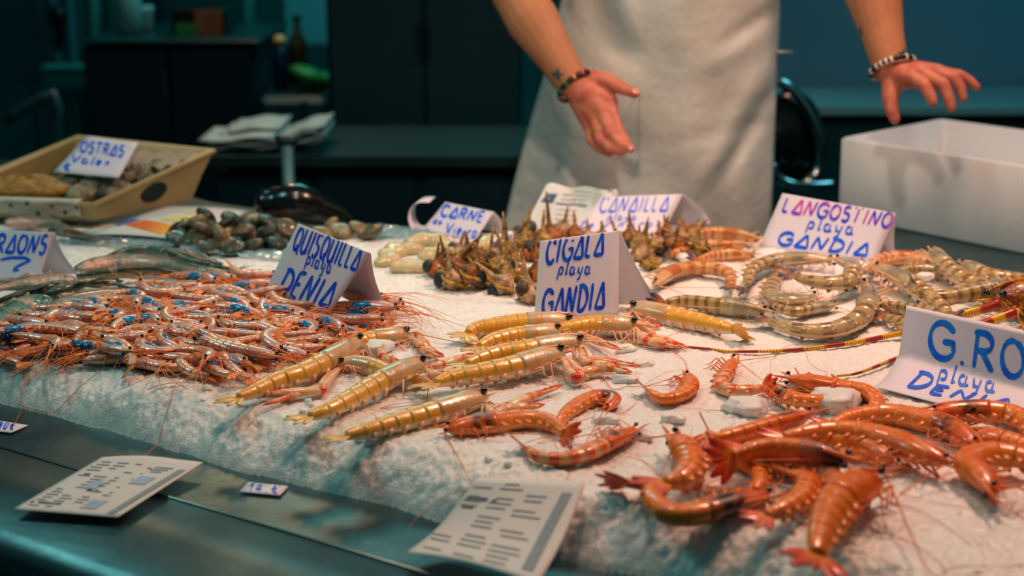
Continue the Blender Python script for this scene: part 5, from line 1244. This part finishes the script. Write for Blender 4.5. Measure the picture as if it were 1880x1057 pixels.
# ================= vendor =================
plat = MB().box((.3, 2.98, .06), (1.6, .5, .118)).build('duckboard', m_cab); tag(plat, 'low dark duckboard the vendor stands on behind the counter', 'duckboard')
vend = thing('person', (.30, 2.95, .12), 'person in a white apron, teal shirt and bracelets gesturing with both hands over the seafood', 'person')
def skinm(t, b):
    n = t.step(t.noise(9, 3), .3, .7); c = t.mix(n, lin('a87450'), lin('9a6444'))
    tc = t.add('ShaderNodeTexCoord'); 
    t.link(c, b.inputs['Base Color']); t.link(t.bump(t.noise(260, 2), .2, .0006), b.inputs['Normal'])
m_skin = mat('skin', 'c48a62', rough=.58, sss=.12, spec=.3, custom=skinm)
def skinh(t, b):
    n = t.step(t.noise(45, 3), .35, .65); t.link(t.mix(n, lin('b87058'), lin('a85a4a')), b.inputs['Base Color']); t.link(t.bump(t.noise(300, 2), .35, .0008), b.inputs['Normal'])
m_hand = mat('skin_hand', 'cc7c64', rough=.5, sss=.12, spec=.35, custom=skinh)
NX, NY = .315, 2.93
hip = Vector((NX, NY, 1.07)); chest = Vector((NX, NY, 1.42)); neck = Vector((NX, NY - .01, 1.60)); hz = Vector((NX, NY - .035, 1.735))
bd = MB()
cap = bd.capsule
SH = [Vector((NX - .185, NY - .01, 1.53)), Vector((NX + .185, NY - .01, 1.53))]
EL = [PD(946, -12, 2.70), PD(1588, -75, 2.70)]
WR = [PD(1052, 153, 2.605), PD(1636, 128, 2.575)]
# torso
for (a, b, ra, rb) in ((hip, Vector((NX, NY, 1.25)), .125, .115), (Vector((NX, NY, 1.25)), chest, .115, .12), (Vector((NX - .07, NY, 1.1)), Vector((NX + .07, NY, 1.1)), .12, .12), (Vector((NX - .06, NY, 1.4)), Vector((NX + .06, NY, 1.4)), .115, .115), (Vector((NX, NY, 1.46)), neck, .06, .052), (SH[0] + Vector((.06, 0, -.02)), SH[1] - Vector((.06, 0, .02)), .06, .06), (neck, hz, .052, .05)):
    cap(a, b, ra, rb, 18)
bd.ball(hz, (.076, .096, .112), 22, 16); bd.ball(hz + Vector((0, -.03, -.05)), (.056, .062, .06), 18, 12)
bd.ball(hz + Vector((0, -.1, -.012)), (.013, .018, .026), 10, 8); bd.ball(hz + Vector((0, -.088, -.055)), (.026, .012, .008), 10, 6)
for s in (1, -1): bd.ball(hz + Vector((s * .077, .005, -.005)), (.01, .02, .032), 10, 8)
for s in (0, 1):
    sg = -1 if s == 0 else 1
    cap(SH[s], EL[s], .055, .046, 16)
    m_ = EL[s].lerp(WR[s], .3); cap(EL[s], m_, .045, .05 if s == 0 else .052, 16); cap(m_, EL[s].lerp(WR[s], .72), .05 if s == 0 else .052, .037, 16); cap(EL[s].lerp(WR[s], .72), WR[s], .037, .031, 16)
    h_ = Vector((NX + sg * .09, NY, 1.03)); k_ = Vector((NX + sg * .11, NY - .02, .6)); an = Vector((NX + sg * .11, NY + .0, .2)); cap(h_, k_, .09, .06, 16); cap(k_, an, .058, .04, 16); cap(an + Vector((0, .03, -.045)), an + Vector((0, -.15, -.05)), .034, .028, 12)
def fingers(chains):
    for ch in chains:
        for (a, ra), (b, rb) in zip(ch, ch[1:]): cap(a, b, ra, rb, 12)
def pd(x, y, d, r=0): return (PD(x, y, d), r)
# right hand (photo left): thumb out to the right, fingers pointing down right
W = WR[0]
IM, MM, RM, PM = PD(1118, 186, 2.585), PD(1106, 204, 2.572), PD(1094, 219, 2.575), PD(1083, 230, 2.585)
for a, ra, b, rb in ((W, .028, IM, .017), (W, .028, MM, .017), (W, .026, RM, .016), (W, .024, PM, .015), (PD(1072, 170, 2.59), .026, PD(1104, 196, 2.585), .02), (PD(1068, 185, 2.6), .024, PD(1092, 215, 2.59), .018)): cap(a, b, ra, rb, 14)
fingers([
 [(PD(1088, 146, 2.60), .019), (PD(1118, 148, 2.59), .0145), (PD(1143, 163, 2.575), .0118), (PD(1166, 171, 2.56), .0098)],
 [(IM, .0135), (PD(1130, 224, 2.555), .0115), (PD(1141, 248, 2.54), .0102), (PD(1152, 263, 2.53), .0085)],
 [(MM, .0135), (PD(1119, 243, 2.54), .0115), (PD(1139, 264, 2.525), .0102), (PD(1158, 273, 2.515), .0086)],
 [(RM, .013), (PD(1100, 254, 2.545), .011), (PD(1120, 272, 2.53), .0098), (PD(1141, 279, 2.52), .0082)],
 [(PM, .012), (PD(1085, 256, 2.565), .0102), (PD(1100, 272, 2.555), .009), (PD(1119, 281, 2.545), .0076)]])
# left hand (photo right): back of hand up, fingers drooping to the right, thumb down
W = WR[1]
JM = [PD(1672, 140, 2.53), PD(1690, 134, 2.545), PD(1708, 131, 2.565), PD(1722, 132, 2.585)]
for b, rb in zip(JM, (.018, .0175, .0165, .015)): cap(W + Vector((0, 0, -.004)), b, .027, rb, 14)
cap(PD(1650, 142, 2.565), PD(1690, 142, 2.56), .024, .018, 14)
fingers([
 [(PD(1640, 150, 2.56), .021), (PD(1634, 178, 2.545), .0155), (PD(1637, 202, 2.535), .0125), (PD(1643, 220, 2.53), .0098)],
 [(JM[0], .0145), (PD(1697, 156, 2.505), .0122), (PD(1708, 176, 2.495), .0108), (PD(1713, 188, 2.49), .0088)],
 [(JM[1], .0145), (PD(1731, 154, 2.515), .0122), (PD(1742, 180, 2.505), .0108), (PD(1747, 198, 2.50), .0088)],
 [(JM[2], .0135), (PD(1751, 142, 2.545), .0115), (PD(1764, 163, 2.535), .0102), (PD(1768, 180, 2.53), .0084)],
 [(JM[3], .012), (PD(1762, 138, 2.58), .0105), (PD(1780, 148, 2.575), .0095), (PD(1793, 160, 2.57), .0078)]])
def remeshed(mb, name, m, vox, sm, parent, fac=.5):
    tmp = mb.build(name + '_src', m, None); md = tmp.modifiers.new('r', 'REMESH'); md.mode = 'VOXEL'; md.voxel_size = vox; md.use_smooth_shade = True
    s2 = tmp.modifiers.new('s', 'SMOOTH'); s2.factor = fac; s2.iterations = sm
    bpy.context.view_layer.update(); dg = bpy.context.evaluated_depsgraph_get(); me = bpy.data.meshes.new_from_object(tmp.evaluated_get(dg)); bpy.data.objects.remove(tmp)
    org = parent_org(parent); me.transform(Matrix.Translation(-org)); me.name = name
    o = bpy.data.objects.new(name, me); COL.objects.link(o); o.parent = parent; ORG[o.name] = org
    return o
body = remeshed(bd, 'body', m_skin, .003, 5, vend)
body.data.materials.append(m_hand)
# hands a little redder: assign the second slot beyond the wrists
axs = [(WR[k] - EL[k]).normalized() for k in (0, 1)]; org = ORG[body.name]
idx = np.zeros(len(body.data.polygons), dtype=np.int32)
cen = np.empty(len(idx) * 3); body.data.polygons.foreach_get('center', cen); cen = cen.reshape(-1, 3) + np.array(org)
for k in (0, 1):
    d = cen - np.array(WR[k]); idx |= ((d @ np.array(axs[k]) > -.002 + 0) & (np.linalg.norm(d, axis=1) < .25)).astype(np.int32)
body.data.polygons.foreach_set('material_index', idx)
bbv = bvh_of(body)
# tattoos
m_tat = mat('tattoo_ink', '1f4a54', rough=.5, alpha=.8)
def star(cx, cy, r, rot=0): return [(cx + (r if k % 2 == 0 else r * .42) * math.cos(rot + math.pi * k / 5), cy + (r if k % 2 == 0 else r * .42) * math.sin(rot + math.pi * k / 5)) for k in range(10)]
def starp(cx, cy, r, rot, nm):
    mb = MB(); pts = star(cx, cy, r, rot); c0 = hit(bbv, cx, cy, .0012)
    h = [hit(bbv, x, y, .0012) for x, y in pts]
    if c0 is None: return
    for k in range(10):
        if h[k] and h[(k + 1) % 10]: mb.add([c0, h[k], h[(k + 1) % 10]], [(0, 1, 2)])
    if mb.f: mb.build(nm, m_tat, body, smooth=False)
starp(1023, 138, 15, -1.4, 'star_tattoo'); starp(999, 150, 10, .3, 'star_tattoo'); starp(1658, 100, 13, -1.5, 'star_tattoo')
mb = MB(); patch(mb, bbv, [(1562, 55), (1582, 50), (1590, 92), (1574, 98)], 4, 6, .0012); mb.build('forearm_tattoo', m_tat, body, smooth=False)
# nails
m_nail = mat('nail', 'dca090', rough=.25)
for (x, y, w, h) in ((1713, 190, 5, 7), (1747, 200, 5, 7), (1769, 182, 4, 6), (1168, 167, 6, 4), (1158, 272, 4, 3)):
    mb = MB(); ps = [hit(bbv, x + w * math.cos(a), y + h * math.sin(a), .0009) for a in [2 * math.pi * j / 10 for j in range(10)]]
    if all(p is not None for p in ps): mb.add(ps, [tuple(range(10))]); mb.build('fingernail', m_nail, body, smooth=False)
# eyes and hair
for s in (1, -1): MB().ball(hz + Vector((s * .031, -.086, .01)), (.012, .009, .009), 10, 8).build('eye', m_eye, vend)
hr = MB().ball(hz + Vector((0, .02, .03)), (.088, .1, .1), 20, 12); hr.ball(hz + Vector((0, .06, -.03)), (.07, .05, .09), 16, 10); remeshed(hr, 'hair', mat('hair_dark', '1a120c', rough=.6, bump=1, bscale=90, bdist=.01), .005, 4, vend)
# shirt, trousers, shoes
m_shirt = mat('shirt_teal', '0d3a44', rough=.8, var='0a323c', vscale=12)
sh = MB()
for (a, b, ra, rb) in ((hip + Vector((0, 0, -.02)), Vector((NX, NY, 1.25)), .14, .13), (Vector((NX, NY, 1.25)), chest, .13, .135), (Vector((NX - .075, NY, 1.06)), Vector((NX + .075, NY, 1.06)), .135, .135), (Vector((NX - .07, NY, 1.4)), Vector((NX + .07, NY, 1.4)), .128, .128), (SH[0] + Vector((.06, 0, -.02)), SH[1] - Vector((.06, 0, .02)), .072, .072)): sh.capsule(a, b, ra, rb, 18)
for s in (0, 1): sh.capsule(SH[s], SH[s].lerp(EL[s], .48), .068, .066, 16)
remeshed(sh, 'shirt', m_shirt, .006, 4, vend)
tr_ = MB()
for sg in (-1, 1):
    h_ = Vector((NX + sg * .09, NY, 1.02)); k_ = Vector((NX + sg * .11, NY - .02, .6)); an = Vector((NX + sg * .11, NY, .23)); tr_.capsule(h_, k_, .108, .08, 16); tr_.capsule(k_, an, .078, .06, 16)
remeshed(tr_, 'trousers', mat('trousers_dark', '0a1a20', rough=.8), .008, 4, vend)
for sg in (-1, 1): MB().capsule((NX + sg * .11, NY + .06, .165), (NX + sg * .11, NY - .16, .158), .044, .036, 14).build('shoe', m_blk, vend)
# apron: hangs over belly with folds and flares to the hem
def apm(t, b):
    t.link(t.mix(t.step(t.noise(5, 3), .3, .7), lin('a8b0ac'), lin('b6b8b2')), b.inputs['Base Color']); t.link(t.bump(t.noise(14, 3), .35, .02), b.inputs['Normal'])
m_ap = mat('apron_white', 'd5d8d4', rough=.5, custom=apm)
LE = [(0, -240, 1120), (1, -90, 1075), (2, -10, 1032), (3, 60, 1016), (4, 120, 1004), (5, 185, 984), (6, 250, 965), (7, 330, 944), (8, 420, 923), (9, 520, 906), (10, 700, 890), (11, 860, 884)]
RE = [1330, 1390, 1434, 1432, 1428, 1425, 1423, 1420, 1415, 1412, 1405, 1400]
G = []; NR, NC = 90, 70
yk = [q[1] for q in LE]; lx = [q[2] for q in LE]
for i in range(NR + 1):
    y = 860 - 1100 * i / NR; xl = float(np.interp(y, yk, lx)); xr = float(np.interp(y, yk, RE))
    row = []
    for j in range(NC + 1):
        u = j / NC; px = xl + (xr - xl) * u; w = u * 2 - 1
        below = max(0, (y - 60) / 800)
        D = 2.735 + .125 * abs(w) ** 2.2 * (1 - .3 * below) - .02 * below + (.03 * max(0, (-y) / 240))
        # broad drape folds
        f_ = .0
        fold = lambda x0, y0, x1, y1, wd, am: am * math.exp(-(((px - x0) * (y1 - y0) - (y - y0) * (x1 - x0)) / math.hypot(x1 - x0, y1 - y0) / wd) ** 2) * sstep((y - y0 + 40) / 80) * sstep((y1 + 40 - y) / 80)
        f_ += fold(1420, 160, 1330, 320, 14, .020) - fold(1400, 130, 1300, 330, 22, .016) + fold(1410, 20, 1330, 90, 15, .018) - fold(1385, 60, 1300, 120, 18, .012) + fold(1390, 230, 1300, 250, 10, .012)
        f_ += fold(1250, -60, 1290, 460, 40, -.012) + fold(1150, 240, 1120, 700, 30, .014) + fold(1050, 200, 1000, 700, 34, -.014) + fold(1370, 260, 1360, 700, 22, -.014) + fold(1090, -20, 1150, 110, 28, .014) + fold(1130, -30, 1160, 60, 20, -.010)
        f_ += .0035 * math.sin(px * .035 + y * .012) + .003 * math.sin(px * .02 - y * .03)
        D += f_ 
        row.append(PD(px, y, D))
    G.append(row)
ap = MB().grid(G).build('apron', m_ap, vend, solid=.0015)
for s in (-1, 1): MB().tube(crom([PD(1225 + s * 100, -235, 2.79), Vector((NX + s * .07, NY - .09, 1.56)), Vector((NX + s * .055, NY - .01, 1.63)), Vector((NX, NY + .062, 1.615))], 14), .012, 8, .3).build('neck_strap', m_ap, ap)
MB().tube(crom([PD(1008, 95, 2.85), PD(1000, 96, 2.93), PD(1090, 96, 3.06), PD(1225, 92, 3.09), PD(1360, 96, 3.06), PD(1445, 96, 2.93), PD(1432, 95, 2.85)], 30), .010, 8, .3).build('waist_tie', m_ap, ap)
# bracelets and ring
def bracelet(name, c, ax, r, beads, lb, r2=None):
    ax = ax.normalized(); x = ax.orthogonal().normalized(); y = ax.cross(x); n = 26; first = None; pts = [c + (x * math.cos(a) + y * math.sin(a)) * r for a in [2 * math.pi * k / n for k in range(n + 1)]]
    br = MB().tube(pts, .0042, 8).build(name, m_blk, vend); br['label'] = lb
    for k in range(n):
        M = Matrix((x * math.cos(2 * math.pi * k / n) + y * math.sin(2 * math.pi * k / n), (y * math.cos(2 * math.pi * k / n) - x * math.sin(2 * math.pi * k / n)), ax)).transposed()
        MB().ball(pts[k], (.0048, .0042, .0058), 8, 6, M).build('bead', beads[k % len(beads)], br)
mo, mr, mg, mw = mat('bead_orange', 'd8842c', rough=.4), mat('bead_red', 'b8341c', rough=.4), mat('bead_green', '1f6a3c', rough=.4), mat('bead_white', 'd0ccc0', rough=.4)
bracelet('bracelet', PD(1060, 158, 2.605), axs[0] + Vector((.0, -.1, .1)), .0385, [m_blk, mg, m_blk, mo, m_blk, mr, m_blk, mo], 'dark beaded bracelet with orange, red and green beads')
bracelet('bracelet', PD(1638, 124, 2.575), axs[1] + Vector((.1, 0, 0)), .0395, [mw, mw, m_blk, mw, m_blk, m_blk], 'black and white beaded bracelet')
a, b = PD(1094, 219, 2.575), PD(1100, 254, 2.545); c = a.lerp(b, .68); ax = (b - a).normalized(); x = ax.orthogonal().normalized(); y = ax.cross(x)
MB().tube([c + (x * math.cos(q) + y * math.sin(q)) * .0128 for q in [2 * math.pi * k / 20 for k in range(21)]], .0017, 8).build('ring', mat('gold_ring', 'e0c078', metal=1, rough=.2), vend)
# ================= lights, world, camera =================
def area(loc, tgt, size, power, col, name, spread=180):
    l = bpy.data.lights.new(name, 'AREA'); l.shape = 'DISK'; l.size = size; l.energy = power; l.color = lin(col)[:3]; l.spread = math.radians(spread)
    o = bpy.data.objects.new(name, l); COL.objects.link(o); o.location = loc; d = Vector(tgt) - Vector(loc); o.rotation_euler = d.to_track_quat('-Z', 'Y').to_euler(); return o
area((.85, 2.2, 2.5), (.6, 2.0, .9), .30, 18, 'ffc0a4', 'warm_lamp_right', 150)
area((.05, .95, 2.75), (.3, 2.7, 1.05), .12, 2.0, 'ffdcc4', 'aisle_lamp', 50)
area((-.15, 1.95, 2.6), (-.1, 1.9, .9), .3, 5.5, 'ffdcc0', 'warm_lamp_centre', 150)
area((-1.3, 2.0, 2.3), (-.1, 2.1, .9), .4, 6, 'a0e4e0', 'cool_lamp_left', 160)
area((-.2, 5.2, 2.9), (0, 5.6, 0), 1.2, 44, '50c8c4', 'back_room_fill')  # teal fill light added to lift the background, no fixture behind it
area((1.9, 3.3, 2.6), (1.7, 4.4, 1.2), .6, 17, '6cc4dc', 'partition_lamp')
area((-.95, 5.0, 2.75), (-.75, 3.4, 0), .3, 5, 'ffb880', 'hall_lamp_warm', 90)
wd = bpy.data.worlds.new('market_dim'); S.world = wd; wd.use_nodes = True; bg = wd.node_tree.nodes['Background']; bg.inputs[0].default_value = lin('3a7a7c'); bg.inputs[1].default_value = .3
cam = bpy.data.cameras.new('camera'); cam.sensor_width = 36; cam.lens = F / 1880 * 36; co = bpy.data.objects.new('camera', cam); COL.objects.link(co); co.location = EYE; co.rotation_euler = (math.pi / 2 - PITCH, 0, 0)
cam.clip_start = .05; cam.dof.use_dof = True; cam.dof.focus_distance = 1.86; cam.dof.aperture_fstop = 3.0
S.camera = co
S.view_settings.view_transform = 'Standard'; S.view_settings.look = 'None'; S.view_settings.gamma = 1; S.view_settings.exposure = .0
try: S.view_settings.use_curve_mapping = False
except Exception: pass
